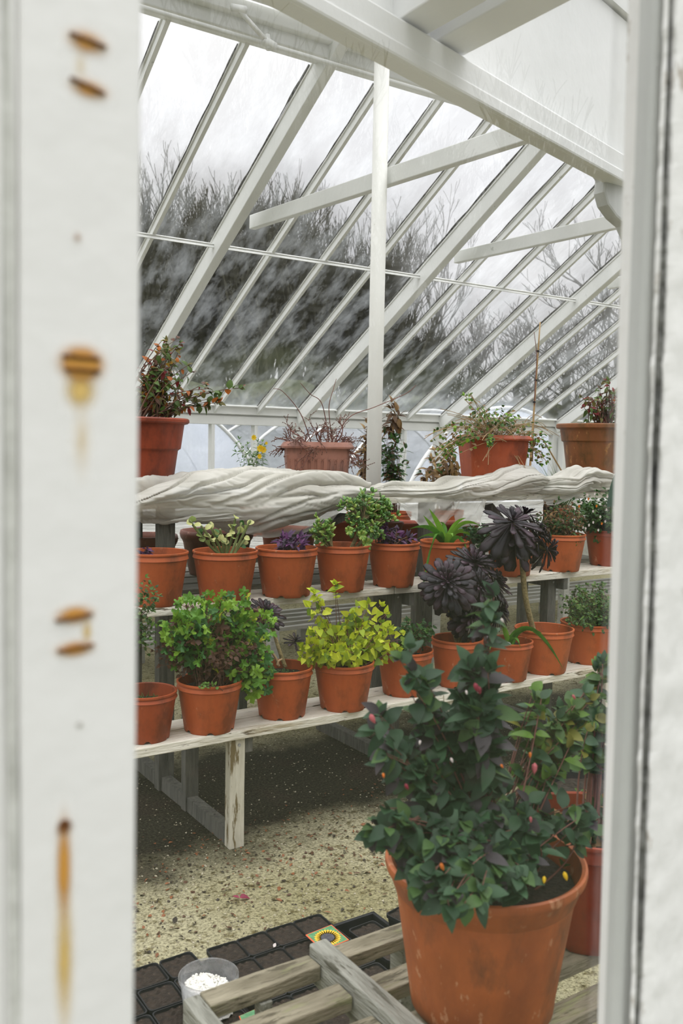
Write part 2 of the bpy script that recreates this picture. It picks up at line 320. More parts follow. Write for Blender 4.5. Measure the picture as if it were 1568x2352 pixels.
for i in range(len(XS)-1):
    wn += 1; x0, x1 = XS[i]+.03, XS[i+1]+.005
    b = MB(); vs = []
    for s_ in (0, .004):
        for (xx, yy) in ((x0, 4.5), (x1, 4.5), (x1, 8.02), (x0, 8.02)): vs.append(Vector((xx, yy, RZ(yy)))+NRM*s_)
    b.add(vs[:4], [(0,1,2,3)]); struct(b.build('window_%d' % wn, M_roofglass))
for a, b_ in zip(PR[:-1], PR[1:]):
    wn += 1; x0 = 2.84+.4675*a+.07; x1 = 2.84+.4675*b_
    b = MB(); b.add([Vector((x0,.62,NZ(.62))), Vector((x1,.62,NZ(.62))), Vector((x1,4.28,NZ(4.28))), Vector((x0,4.28,NZ(4.28)))], [(0,1,2,3)])
    struct(b.build('window_%d' % wn, M_roofglass))
X0, X1 = XS[0], XS[-1]
# ridge board, ventilator boards, top rail
for (ya, yb, za, zb) in ((4.27, 4.33, 3.88, 4.05), (4.36, 4.42, 3.85, 3.93), (4.45, 4.51, 3.785, 3.865), (4.53, 4.64, 3.725, 3.79), (4.50, 4.53, 3.715, 3.80)):
    b = MB(); b.box(X0, X1, ya, yb, za, zb); trim(b, M_paint2, bevel=.006)
b = MB()
for a, c in zip(PR[:-1], PR[1:]):
    xa = 2.84+.4675*a+.07; xb = 2.84+.4675*c
    b.beam((xa, 5.995, 2.925), (xb, 5.995, 2.925), .03, .008, NRM); b.beam((xa, 5.985, 2.915), (xb, 5.985, 2.915), .006, .026, NRM)
trim(b, M_paint2)
# eaves beam and the glazed far wall
b = MB(); b.box(X0, X1, 7.94, 8.10, 1.80, 1.875); b.box(X0, X1, 7.90, 8.08, 1.872, 1.888); trim(b, M_paint2, bevel=.005)
b = MB(); b.box(X0, X1, 7.965, 8.06, 1.70, 1.785); b.box(X0, X1, 7.985, 8.06, 1.78, 1.80); trim(b, M_paint2, bevel=.004)
b = MB(); b.box(X0, X1, 7.93, 8.10, .80, .88); trim(b, M_paint2, bevel=.004)
for i, k in enumerate(range(-8, 27)):
    w = .11 if k % 4 == 0 else .035
    b = MB(); b.box(XS[i], XS[i]+w, 7.97, 8.05, .88, 1.71); trim(b, M_paint, bevel=.003)
for i in range(len(XS)-1):
    wn += 1; b = MB(); w = .11 if (i-8) % 4 == 0 else .035
    b.add([Vector((XS[i]+w,8.02,.88)), Vector((XS[i+1],8.02,.88)), Vector((XS[i+1],8.02,1.71)), Vector((XS[i]+w,8.02,1.71))], [(0,1,2,3)]); struct(b.build('window_%d' % wn, M_clear))
b = MB(); b.box(X0, X1, 7.95, 8.15, 0, .8); struct(b.build('wall_far', surf('limewashed_brick', (.30,.30,.27), (.45,.45,.42), 12, .9, bump=.8, bump_scale=20)))
# casement frame in the far wall at the right
b = MB(); xo, xp = 8.52, 8.93
for (p0, p1, q0, q1) in ((xo, xp, 1.62, 1.69), (xo, xo+.05, .9, 1.62), (xp-.05, xp, .9, 1.62), (xo+.09, xo+.12, .9, 1.60), (xp-.14, xp-.10, .9, 1.6), (xo+.09, xp-.10, 1.56, 1.60)): b.box(p0, p1, 7.86, 7.95, q0, q1)
_f = tag(b.build('casement_frame', M_paint2, bevel=.003), 'white nested casement frame in the far wall between the terracotta planters at right', 'window frame')

# header board across the doorway bay, its wall above, bracket and joists
hd = Vector((.964, .266, 0)).normalized(); hn = Vector((-hd.y, hd.x, 0)); H0 = Vector((.816, 1.459, 0))
def hp(s, z, off=0): return H0+hd*s+hn*off+Vector((0,0,z))
b = MB(); b.beam(hp(-.75, 2.343, .02), hp(1.62, 2.343, .02), .05, .086); b.beam(hp(-.75, 2.318, .0), hp(1.62, 2.318, .0), .02, .034)
tag(b.build('header_beam', M_lintel, bevel=.006), 'white painted header beam slanting across the upper right in front of the roof', 'beam')
def hwall(s0, s1, z0, z1):
    b = MB(); b.beam(hp(s0, (z0+z1)/2, .055), hp(s1, (z0+z1)/2, .055), .04, z1-z0); return b
b = hwall(.10, 1.9, 2.38, 2.80); b.beam(hp(.10, 2.83, .05), hp(1.9, 2.83, .05), .06, .04)
struct(b.build('wall_inner', M_lintel))
for (s0, w, lab) in ((.505, .10, 'white ceiling joist in the upper right, the wider one in front'), (.372, .095, 'white ceiling joist at the top edge, left of the wider one')):
    b = MB(); p = hp(s0+w/2, 2.455, .03); b.beam(p, p+Vector((.012, -1.0, 0)), w, .12)
    tag(b.build('ceiling_joist', M_lintel, bevel=.003), lab, 'joist')
# curved bracket at the header's right end, over the post
pts = [(1380,392),(1391,408),(1388,440),(1396,470),(1416,498),(1438,517),(1450,545),(1455,600),(1500,600),(1530,560),(1540,470),(1470,420)]
b = MB(); pq = at(1492, 1176, 1.90); b.box(pq.x-.025, pq.x+.025, 1.88, 1.93, 0, 2.38); trim(b, M_grey)
b = MB(); vs = []
for off in (0, .045):
    for (x, y) in pts:
        q = at(x, y, 1.86); vs.append(Vector((q.x, 1.86+off, q.z)))
K = len(pts); b.add(vs, [tuple(range(K)), tuple(range(2*K-1, K-1, -1))]+[(j, j+K, (j+1) % K+K, (j+1) % K) for j in range(K)])
tag(b.build('corner_bracket', M_grey, bevel=.008), 'grey painted curved bracket under the right end of the header beam', 'bracket')

# the post and ties
p = at(855, 1220, 4.12)
b = MB(); b.tube([Vector((p.x, 4.12, 0)), Vector((p.x, 4.12, 3.9))], .042, 24)
tag(b.build('ridge_post', M_pole, smooth=True), 'round cream painted steel post rising from behind the fleece to the ridge', 'post')
for (a, c, lab) in (((3.03, 5.76, 3.065), (3.03, 2.2, 2.92), 'white tie beam crossing behind the round post'), ((4.90, 5.75, 3.062), (4.90, 2.2, 3.0), 'white tie beam at the right, meeting the second wide rafter'), ((6.77, 5.75, 3.062), (6.77, 2.2, 3.0), 'short visible end of a white tie beam beside the right frame')):
    b = MB(); b.beam(a, c, .05, .095); tag(b.build('tie_beam', M_paint, bevel=.005), lab, 'tie beam')
# top rail with the vent lever
t = thing('vent_rail', 'thin white pipe rail along the head of the sloping glass with its lever', 'rail', (2.5, 4.456, 3.67))
b = MB(); b.tube([Vector((X0,4.456,3.67)), Vector((X1,4.456,3.67))], .012, 10); b.build('pipe', M_paint2, t, smooth=True)
q0 = at(617, 100, 4.44); q1 = at(548, 22, 4.36)
b = MB(); b.tube([q0, q1], [.014, .012], 8); b.tube([q1+Vector((-.04,0,0)), q1+Vector((.04,0,.01))], .02, 8); lv = b.build('lever', M_paint2, t, smooth=True)
b = MB(); b.tube([q0+Vector((-.04,0,.01)), q0+Vector((.04,0,-.01))], .024, 10); b.tube([q0+Vector((0,0,-.03)), q0+Vector((0,.02,.05))], .016, 8); b.build('clamp', M_paint2, lv, smooth=True)

# ------------------------------------------------------------------ floor and outdoors
def floormat():
    mt, t, o = newmat('gritty_concrete'); b = N(t, 'ShaderNodeBsdfPrincipled', Roughness=.9); b.inputs['Specular IOR Level'].default_value = .2
    tcn = N(t, 'ShaderNodeTexCoord'); ob = tcn.outputs['Object']
    n1 = N(t, 'ShaderNodeTexNoise', Scale=1.6, Detail=5.0); n2 = N(t, 'ShaderNodeTexNoise', Scale=95.0, Detail=4.0, Roughness=.75); n3 = N(t, 'ShaderNodeTexNoise', Scale=26.0, Detail=4.0, Roughness=.7)
    for n in (n1, n2, n3): t.links.new(ob, n.inputs['Vector'])
    r1 = ramp(t, [(.35, (.29,.265,.145)), (.65, (.43,.40,.27))]); t.links.new(n1.outputs['Fac'], r1.inputs[0])
    r2 = ramp(t, [(.33, (.22,.20,.15)), (.50, (.85,.85,.82)), (.66, (1.25,1.25,1.2))]); t.links.new(n2.outputs['Fac'], r2.inputs[0])
    mx = N(t, 'ShaderNodeMix', data_type='RGBA', blend_type='MULTIPLY'); mx.inputs[0].default_value = 1; t.links.new(r1.outputs[0], mx.inputs[6]); t.links.new(r2.outputs[0], mx.inputs[7])
    r3 = ramp(t, [(.52, (1,1,1)), (.64, (.36,.32,.22))]); t.links.new(n3.outputs['Fac'], r3.inputs[0])
    m2 = N(t, 'ShaderNodeMix', data_type='RGBA', blend_type='MULTIPLY'); m2.inputs[0].default_value = 1; t.links.new(mx.outputs[2], m2.inputs[6]); t.links.new(r3.outputs[0], m2.inputs[7])
    # damp, silty band beneath the staging, ragged outline, bench shade painted into its colour too
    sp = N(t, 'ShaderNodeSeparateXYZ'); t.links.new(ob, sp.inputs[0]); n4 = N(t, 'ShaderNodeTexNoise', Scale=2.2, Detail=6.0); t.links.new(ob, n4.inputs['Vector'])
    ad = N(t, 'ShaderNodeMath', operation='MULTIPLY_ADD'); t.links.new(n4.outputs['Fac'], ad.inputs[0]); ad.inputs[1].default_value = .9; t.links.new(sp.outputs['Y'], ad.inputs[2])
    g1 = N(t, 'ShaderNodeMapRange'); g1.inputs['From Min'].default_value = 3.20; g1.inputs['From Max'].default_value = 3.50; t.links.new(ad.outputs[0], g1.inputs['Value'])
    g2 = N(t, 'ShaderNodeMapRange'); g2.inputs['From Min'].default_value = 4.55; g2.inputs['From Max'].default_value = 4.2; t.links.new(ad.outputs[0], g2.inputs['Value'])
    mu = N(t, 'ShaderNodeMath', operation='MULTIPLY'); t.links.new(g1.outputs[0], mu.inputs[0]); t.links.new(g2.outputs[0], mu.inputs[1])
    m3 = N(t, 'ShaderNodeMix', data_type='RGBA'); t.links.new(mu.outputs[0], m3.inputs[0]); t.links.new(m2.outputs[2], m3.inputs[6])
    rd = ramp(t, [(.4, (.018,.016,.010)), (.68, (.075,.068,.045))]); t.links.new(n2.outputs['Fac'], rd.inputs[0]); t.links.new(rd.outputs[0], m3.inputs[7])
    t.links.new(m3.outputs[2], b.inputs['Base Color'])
    bp = N(t, 'ShaderNodeBump', Strength=.7, Distance=.008); t.links.new(n2.outputs['Fac'], bp.inputs['Height']); t.links.new(bp.outputs[0], b.inputs['Normal'])
    t.links.new(b.outputs[0], o.inputs[0]); return mt
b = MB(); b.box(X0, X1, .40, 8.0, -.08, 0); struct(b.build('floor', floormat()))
M_grass = surf('rough_lawn', (.050,.060,.028), (.09,.095,.050), .8, .95, spots=(.10,.085,.05), spot_scale=3, spot_at=.55, bump=.6, bump_scale=8)
b = MB(); b.add([Vector((-120,-120,-.1)), Vector((160,-120,-.1)), Vector((160,160,-.1)), Vector((-120,160,-.1))], [(0,1,2,3)]); struct(b.build('ground', M_grass))
rng = random.Random(5)
def debris(n, x0, x1, y0, y1, s0, s1, mb, z=.002):
    for _ in range(n):
        p = Vector((rng.uniform(x0,x1), rng.uniform(y0,y1), z+rng.random()*.004)); a = rng.uniform(0, 6.28); d = Vector((math.cos(a), math.sin(a), rng.uniform(-.1,.5)))
        mb.leaf(p, d, Vector((rng.uniform(-.5,.5), rng.uniform(-.5,.5), 1)), rng.uniform(s0,s1), rng.uniform(s0,s1)*.6, 'ovate', 3, .3, rng.uniform(0,.6), rng.randrange(3))
b = MB(); debris(600, .9, 3.0, 2.1, 3.1, .008, .021, b); debris(420, 1.0, 2.6, 2.5, 3.2, .008, .022, b); debris(120, 1.0, 2.6, 2.2, 2.9, .012, .03, b)
M_deb = [leafmat('litter_brown', (.10,.05,.025), tr=0), leafmat('litter_rust', (.26,.10,.04), tr=0), leafmat('litter_dark', (.04,.03,.018), tr=0)]
tag(b.build('leaf_litter', M_deb), 'scattered brown crumbs of dead leaf on the concrete floor', 'leaf litter', kind='stuff')
def grit():
    b = MB(); r = random.Random(8)
    for _ in range(5200):
        y = 1.9+2.3*r.random()**1.3; p = Vector((r.uniform(.75, 1.0+y*.85), y, .001)); s = r.uniform(.002, .006)
        vs = [p+Vector((s*math.cos(k*2.1+r.random()), s*math.sin(k*2.1+r.random()), 0)) for k in range(3)]+[p+Vector((0,0,s*r.uniform(.5,1)))]
        b.add(vs, [(0,1,3),(1,2,3),(2,0,3)], r.randrange(3))
    return b
tag(grit().build('grit', [surf('grit_pale', (.42,.38,.27), (.55,.50,.38), 50, .9), surf('grit_mid', (.24,.21,.14), (.3,.27,.18), 50, .9), surf('grit_dark', (.06,.05,.035), (.10,.085,.06), 50, .9)]), 'loose pale grit strewn over the floor', 'grit', kind='stuff')
p = onz(550, 2062, .01)
b = MB(); b.leaf(p, Vector((.9,-.3,.2)), Vector((0,-.3,1)), .035, .022, 'ovate', 4, .5, .5); b.leaf(p, Vector((-.7,.6,.3)), Vector((0,-.3,1)), .025, .012, 'lance', 4, .4, .2)
tag(b.build('fallen_petal', [leafmat('magenta_petal', (.40,.05,.11))]), 'crumpled magenta petal lying alone on the open floor', 'petal')

# trees
def grow(mb, p, d, Ln, r, depth, rg, up_=.25, spread=.55, kids=3, seg=3, mi=0, mind=.004):
    pts = [p]; q = p.copy(); dd = d.copy()
    for i in range(seg):
        dd = (dd+Vector((rg.uniform(-1,1), rg.uniform(-1,1), rg.uniform(-.6,.8)))*.13+Vector((0,0,up_*.15))).normalized(); q = q+dd*Ln/seg; pts.append(q.copy())
    mb.tube(pts, [max(mind, r*(1-.45*i/seg)) for i in range(seg+1)], 5 if r > .05 else 3, mi, cap=False)
    if depth == 0: return
    for k in range(kids):
        i = rg.randrange(1, seg+1) if k else seg
        side = Vector((rg.uniform(-1,1), rg.uniform(-1,1), rg.uniform(-.3,.6))).normalized()
        nd = (dd+side*spread+Vector((0,0,up_))).normalized()
        grow(mb, pts[i].copy(), nd, Ln*(rg.uniform(.55,.74) if kids > 2 and depth > 1 else rg.uniform(.45,.65)), r*.58, depth-1, rg, up_, spread, kids, seg, mi, mind)
M_bark = surf('wet_bark', (.065,.065,.044), (.135,.13,.095), 6, .9)
M_bark2 = surf('grey_bark', (.10,.10,.09), (.18,.18,.16), 6, .9)
def willow(seed, h, n=15, sp=.42):
    rg = random.Random(seed); b = MB()
    b.tube([Vector((0,0,-.1)), Vector((.05,0,1.4))], [.55,.42], 9)
    for i in range(n):
        a = i*2.4; d = Vector((math.cos(a)*sp*(.25+.9*(i/n)), math.sin(a)*sp*(.25+.9*(i/n)), 1)).normalized()
        grow(b, Vector((math.cos(a)*.2, math.sin(a)*.2, 1.0)), d, h*rg.uniform(.36,.45), .13, 5, rg, .34, .50, 3 if i%2 else 4, 3, mind=.011)
    return b
def sparse(seed, h):
    rg = random.Random(seed); b = MB(); pts = [Vector((0,0,-.1)), Vector((.1,0,h*.25)), Vector((.05,.1,h*.5)), Vector((0,0,h*.72))]
    b.tube(pts, [.26,.2,.13,.05], 7)
    for i in range(16):
        z = h*(.2+.5*i/16); a = i*2.4; grow(b, Vector((.05,.05,z)), Vector((math.cos(a),math.sin(a),.6)).normalized(), h*.2, .05, 4, rg, .12, .6, 3, 3, mind=.009)
    return b
def polar(az, dist): return Vector((dist*math.cos(R(az)), dist*math.sin(R(az)), -.1))
def tree_at(src, name, az, dist, sc, rz, label, group=None):
    if src[0] is None:
        ob = src[1].build(name, src[2]); src[0] = ob
    else: ob = src[0].copy(); COL.objects.link(ob)
    ob.location = polar(az, dist); ob.scale = (sc[0], sc[0], sc[1]); ob.rotation_euler = (0,0,rz); tag(ob, label, 'tree', group)
wA = [None, willow(3, 10.5), M_bark]; wB = [None, willow(9, 10.5, 13, .5), M_bark]
GW = 'bare willows beyond the far wall'
for (s, az, dist, sc, rz, lab) in ((wA, 69.5, 34, (1.0,.84), .3, 'bare bushy tree beyond the glass, at the left post'), (wB, 65.2, 37, (1.0,.90), 1.6, 'tall bare tree seen between the first two rafters from the left'),
    (wA, 61.3, 35, (.95,.86), 2.9, 'dense bare tree left of the round post'), (wB, 57.8, 38, (.95,.88), 4.1, 'dense bare tree seen just behind the round post'),
    (wA, 54.3, 37, (.9,.82), 5.0, 'rounded bare tree right of the round post, its crown against the sky'), (wB, 63.3, 44, (1.1,1.0), 0.7, 'bare tree in the second row, seen through the gap left of the tall one'), (wA, 51.6, 39, (.75,.58), 1.2, 'smaller bare tree right of the rounded one')):
    tree_at(s, 'bare_tree', az, dist, sc, rz, lab, None)
sA = [None, sparse(4, 8.5), M_bark2]
for (az, dist, sc, rz, lab) in ((48.6, 40, (1,.75), 0, 'low thin bare tree above the right planters'), (45.5, 38, (1,.85), 1, 'thin bare tree behind the cane'), (42.5, 34, (1,.9), 2, 'thin bare tree between the right rafters'), (39.6, 30, (1,1.12), 3, 'slender bare tree near the right frame, tallest of the thin ones'), (36.8, 34, (1.1,1), 4.5, 'thin bare tree half cut off by the right frame')):
    tree_at(sA, 'slender_tree', az, dist, sc, rz, lab, None)
# rough hedge bank
rg = random.Random(12)
def hedge(x0, x1, y0, depth, h, n, seed, name, label, mats, tw=.5):
    rg = random.Random(seed); b = MB(); nx = int((x1-x0)/.8)+1; prof = [(0,0),(-.1,.4),(.0,.75),(.25,.95),(.5,1),(.8,.9),(1,.5),(1,0)]
    vs = []; fs = []
    for i in range(nx+1):
        x = x0+(x1-x0)*i/nx
        for (u, w) in prof:
            nz = noise.noise(Vector((x*.4, u*3, seed))); vs.append(Vector((x+noise.noise(Vector((x,u*4,1)))*.3, y0+u*depth+nz*.5, w*h*(1+.3*nz))))
    k = len(prof)
    for i in range(nx):
        for j in range(k-1): fs.append((i*k+j, i*k+j+1, (i+1)*k+j+1, (i+1)*k+j))
    b.add(vs, fs, 0)
    for _ in range(n):
        x = rg.uniform(x0, x1); u = rg.random(); z = h*(.35+.65*rg.random()); p = Vector((x, y0-.15+u*.6*depth, z if u < .3 else h*.92))
        d = Vector((rg.uniform(-.6,.6), rg.uniform(-1,.2), rg.uniform(.3,1))).normalized(); b.leaf(p, d, Vector((0,-1,.3)), tw*rg.uniform(.4,1), tw*.12, 'lance', 2, .2, .5, 1+rg.randrange(len(mats)-1))
    return tag(b.build(name, mats), label, 'hedge')
hedge(2, 50, 24, 3, 3.1, 9000, 4, 'rough_hedge', 'low rough hedge running along the foot of the bare trees', [surf('hedge_mass', (.035,.045,.02), (.09,.10,.045), 3, .95), leafmat('hedge_a', (.10,.13,.045), tr=0), leafmat('hedge_b', (.17,.17,.08), tr=0), leafmat('hedge_c', (.05,.07,.03), tr=0)])
# trees and hedge that stand behind the viewer and are mirrored in the pane
mA = [None, sparse(21, 7.4), M_bark2]; mB = [None, willow(22, 7.6, 11, .5), M_bark2]
for i, (az, s, sc) in enumerate(((-70, mA, 1.05), (-64.5, mB, 1.0), (-59.5, mA, 1.08), (-54.5, mB, 1.0), (-49.5, mA, 1.1), (-45, mB, 1.03), (-41, mA, 1.1), (-37, mB, 1.05), (-33, mA, 1.1), (-29.5, mB, 1.1))):
    d_ = 15.5/abs(math.sin(R(az))); tree_at(s, 'mirrored_tree', az, d_, (1.0, sc), i*1.7, 'bare tree standing behind the viewer, mirrored faintly in the front pane', 'trees mirrored in the front pane')
hedge(-8, 60, -19, 2.5, 4.6, 3000, 6, 'tall_hedge', 'tall dark hedge behind the viewer, mirrored in the lower front pane', [surf('hedge_dark', (.02,.03,.015), (.04,.055,.025), 3, .95), leafmat('hedge_d', (.04,.06,.025), tr=0), leafmat('hedge_e', (.06,.08,.04), tr=0)])
# polytunnel beyond the far wall
t = thing('polytunnel', 'pale polythene tunnel with white hoops just outside the far wall', 'polytunnel', (8.65, 9, 0))
def hoop(y, off=0, a=1.9, h=2.05, cx=8.65, n=40): return [Vector((cx-(a+off)*math.cos(math.pi*i/n), y, (h+off)*math.sin(math.pi*i/n))) for i in range(n+1)]
b = MB(); rows = [hoop(9+i*.5) for i in range(27)]; vs = [v for r_ in rows for v in r_]; fs = [(i*41+j, i*41+j+1, (i+1)*41+j+1, (i+1)*41+j) for i in range(26) for j in range(40)]
fs.append(tuple(range(41))); b.add(vs, fs); b.build('cover', M_poly, t)
for i in range(9):
    b = MB(); b.tube(hoop(9+i*1.6-.02, .02), .028, 8); b.build('hoop', M_paint2, t, smooth=True)
t = thing('polytunnel', 'second pale polythene tunnel, further left behind the big red-brown pot', 'polytunnel', (3.6, 11.5, 0))
def hoop2(y, off=0): return hoop(y, off, 2.0, 2.15, 4.4)
b = MB(); rows = [hoop2(11.5+i*.5) for i in range(22)]; vs = [v for r_ in rows for v in r_]; fs = [(i*41+j, i*41+j+1, (i+1)*41+j+1, (i+1)*41+j) for i in range(21) for j in range(40)]
fs.append(tuple(range(41))); b.add(vs, fs); b.build('cover', M_poly, t)
for i in range(6):
    b = MB(); b.tube(hoop2(11.5+i*2.0-.02, .02), .028, 8); b.build('hoop', M_paint2, t, smooth=True)

# ------------------------------------------------------------------ near wall: post, pane, stile, jamb
NY = .45
b = MB()
xa, xb = .1115, .172
b.box(xa, xb, NY, NY+.06, .0, 2.55); b.box(xa-.008, xa, NY+.002, NY+.05, 0, 2.55); b.box(-.05, xa-.008, NY-.002, NY+.07, 0, 2.55)
b.v = [v+Vector(((v.z-1.45)*.0067, 0, 0)) for v in b.v]; struct(b.build('trim_%d' % 900, M_post, bevel=.003))
b = MB(); b.beam((xa-.004, NY+.003, 0), (xa-.004, NY+.003, 2.5), .005, .003, (0,1,0), seg=90, wob=.002)
struct(b.build('trim_901', surf('grime_line', (.50,.50,.46), (.70,.70,.66), 40, .9)))
def staple(x, y, w, tilt, lab, gap=0, lean=0):
    p = at(x, y, NY-.001); d = Vector((math.cos(tilt), 0, -math.sin(tilt))); b = MB()
    a = p-d*w/2; c = p+d*w/2; iny = Vector((0, .004, 0))
    b.tube([a+iny, a, a+d*.001, c-d*.001, c, c+iny], .0009, 8)
    tag(b.build('staple', M_rust, smooth=True), lab, 'staple')
def ps(px): return px*(at(200, 92, NY)-CAM).dot(FW)/FPX
S = [(203,92,78,.13,'rusty staple at the top of the white post, upper of the topmost pair'),(202,197,76,.22,'rusty staple on the white post, lower of the topmost pair'),
     (187,820,80,.02,'rusty staple on the white post, upper of the closely spaced pair'),(190,850,76,.02,'rusty staple on the white post, lower of the closely spaced pair'),
     (171,1418,82,-.10,'rusty staple on the white post, upper of the lower pair with a pale bridge'),(175,1488,80,-.08,'rusty staple on the white post, lowest of all staples')]
for (x, y, w, tl, lab) in S: staple(x, y, ps(w), tl, lab)
# nail and its rust run; rust stains are thin skins of rust on the paint
def stainmat(name, col, cx, cz, rx, rz_, mx_=.85, pw=1.6):
    mt, t, o = newmat(name); b = N(t, 'ShaderNodeBsdfPrincipled', Roughness=.6); b.inputs['Base Color'].default_value = (*col, 1); tr = N(t, 'ShaderNodeBsdfTransparent'); mx = N(t, 'ShaderNodeMixShader')
    tcn = N(t, 'ShaderNodeTexCoord'); gr = N(t, 'ShaderNodeTexGradient', gradient_type='QUADRATIC_SPHERE'); mpn = N(t, 'ShaderNodeMapping'); mpn.inputs['Scale'].default_value = (1/rx, 1, 1/rz_)
    t.links.new(tcn.outputs['Object'], mpn.inputs[0]); t.links.new(mpn.outputs[0], gr.inputs[0]); ns_ = N(t, 'ShaderNodeTexNoise', Scale=160.0, Detail=3.0); t.links.new(tcn.outputs['Object'], ns_.inputs['Vector'])
    mu = N(t, 'ShaderNodeMath', operation='MULTIPLY'); t.links.new(gr.outputs['Fac'], mu.inputs[0]); m2 = N(t, 'ShaderNodeMapRange'); m2.inputs['To Min'].default_value = .7*mx_*pw; m2.inputs['To Max'].default_value = 1.3*mx_*pw
    t.links.new(ns_.outputs['Fac'], m2.inputs['Value']); t.links.new(m2.outputs[0], mu.inputs[1]); mu.use_clamp = True
    t.links.new(mu.outputs[0], mx.inputs[0]); t.links.new(tr.outputs[0], mx.inputs[1]); t.links.new(b.outputs[0], mx.inputs[2]); t.links.new(mx.outputs[0], o.inputs[0]); return mt
def stain(x, y, wpx, hpx, col, k, lab, dy=.0006):
    p = at(x, y, NY-dy); w = ps(wpx)/2; h = ps(hpx)/2; b = MB(); b.add([p+Vector((-w,0,-h)), p+Vector((w,0,-h)), p+Vector((w,0,h)), p+Vector((-w,0,h))], [(0,1,2,3)])
    tag(b.build('rust_stain', stainmat('rust_stain_%d_%d' % (x, y), col, 0, 0, w, h, k), org=p), lab, 'rust stain')
OR = (.62,.30,.05); YE = (.72,.50,.16); BR = (.35,.16,.04)
stain(200,96,135,80,OR,.9,'yellow rust halo around the topmost staple'); stain(205,204,130,66,OR,.9,'yellow rust halo around the second staple from the top'); stain(185,150,50,110,YE,.2,'faint yellow streak between the top two staples',.0003)
stain(188,835,150,120,OR,1.9,'strong orange rust halo around the closely spaced staples'); stain(185,895,110,130,YE,1.0,'yellow rust run below the closely spaced staples',.0003); stain(188,1010,70,260,YE,.22,'long faint rust run down the middle of the post',.0002)
stain(172,1412,130,66,OR,1.2,'orange rust halo around the staple with a pale bridge'); stain(200,1450,40,90,YE,.6,'yellow rust streak joining the lower two staples',.0003); stain(172,1490,130,56,OR,1.2,'orange rust halo around the lowest staple')
stain(178,545,30,36,BR,.5,'small brown rust spot high on the white post'); stain(183,1665,26,26,(.4,.38,.33),.7,'small grey dot below the lowest staple')
stain(147,1990,56,360,OR,1.1,'orange rust run dripping from the nail head'); stain(148,2200,70,560,YE,.7,'long yellow tail of the rust run at the foot of the post',.0003); stain(148,1900,56,56,BR,1.3,'dark rust patch around the nail head',.0009)
p = at(149, 1896, NY-.001); b = MB(); b.tube([p+Vector((0,.003,0)), p], .0028, 12); tag(b.build('nail', M_rust), 'rusty nail head at the top of the long rust run', 'nail')
# stile and jamb at the right
b = MB(); xs = at(1425, 1176, NY+.057).x
b.box(xs, xs+.058, NY+.036, NY+.057, 0, 2.55); b.v = [v+Vector(((1.45-v.z)*.008, 0, 0)) for v in b.v]
struct(b.build('trim_902', M_grey, bevel=.003))
xj = at(1511, 1176, NY).x
b = MB(); b.beam((xj-.0002, NY+.004, 0), (xj-.0002, NY+.004, 2.5), .0030, .003, (0,1,0), seg=240, wob=.0016); b.v = [v+Vector(((1.45-v.z)*.014, 0, 0)) for v in b.v]; struct(b.build('trim_903', M_putty))
b = MB(); vs = []; fs = []; nz = 260
for i in range(nz+1):
    z = .9+1.1*i/nz
    e = .0022*noise.noise(Vector((0,0,z*38)))+.0012*noise.noise(Vector((3,0,z*110)))
    for (x, y) in ((xj+.002+e, NY+.012), (xj+.003+e, NY+.001), (xj+.014, NY-.002+.0012*noise.noise(Vector((1,1,z*40)))), (xj+.04, NY-.002+.0012*noise.noise(Vector((5,1,z*30)))), (xj+.075, NY-.001), (xj+.075, NY+.03)): vs.append(Vector((x, y, z)))
for i in range(nz):
    for j in range(5): fs.append((i*6+j, i*6+j+1, (i+1)*6+j+1, (i+1)*6+j))
b.add(vs, fs); b.box(xs+.03, xj+.2, NY+.052, NY+.09, 0, 2.55); b.box(xj+.006, xj+.2, NY, NY+.03, 0, .9); b.box(xj+.006, xj+.2, NY, NY+.03, 2.0, 2.55); b.box(xj+.075, xj+.2, NY-.004, NY+.03, .9, 2.0); b.v = [v+Vector(((1.45-v.z)*.014, 0, 0)) for v in b.v]
struct(b.build('trim_904', M_jamb))
b = MB(); b.add([Vector((xb,NY+.03,.75)), Vector((xj+.006,NY+.03,.75)), Vector((xj+.006,NY+.03,2.4)), Vector((xb,NY+.03,2.4))], [(0,1,2,3)]); struct(b.build('window_%d' % (wn+1), M_pane))
b = MB(); b.box(xb, xj, NY, NY+.09, 0, .75); b.box(-.05, xj+.2, NY, NY+.09, 2.4, 2.56); struct(b.build('wall_near', M_paint))
b = MB(); b.box(xj+.2, X1, NY, NY+.09, 0, .7); b.box(X0, -.05, NY, NY+.09, 0, .7); struct(b.build('wall_near_sill', M_paint))
xx = -.05
while xx > X0: b = MB(); b.box(xx-.56, xx-.5, NY, NY+.06, .7, 2.4); trim(b, M_post); wn += 1; b = MB(); b.add([Vector((xx-.5,NY+.03,.7)), Vector((xx,NY+.03,.7)), Vector((xx,NY+.03,2.4)), Vector((xx-.5,NY+.03,2.4))], [(0,1,2,3)]); struct(b.build('window_%d' % (wn+2), M_pane)); xx -= .56
xx = xj+.2
while xx < X1: b = MB(); b.box(xx+.5, xx+.56, NY, NY+.06, .7, 2.4); trim(b, M_post); wn += 1; b = MB(); b.add([Vector((xx,NY+.03,.7)), Vector((xx+.5,NY+.03,.7)), Vector((xx+.5,NY+.03,2.4)), Vector((xx,NY+.03,2.4))], [(0,1,2,3)]); struct(b.build('window_%d' % (wn+2), M_pane)); xx += .56
b = MB(); b.box(X0, X1, NY-.01, NY+.10, 2.36, 2.46); trim(b, M_post)

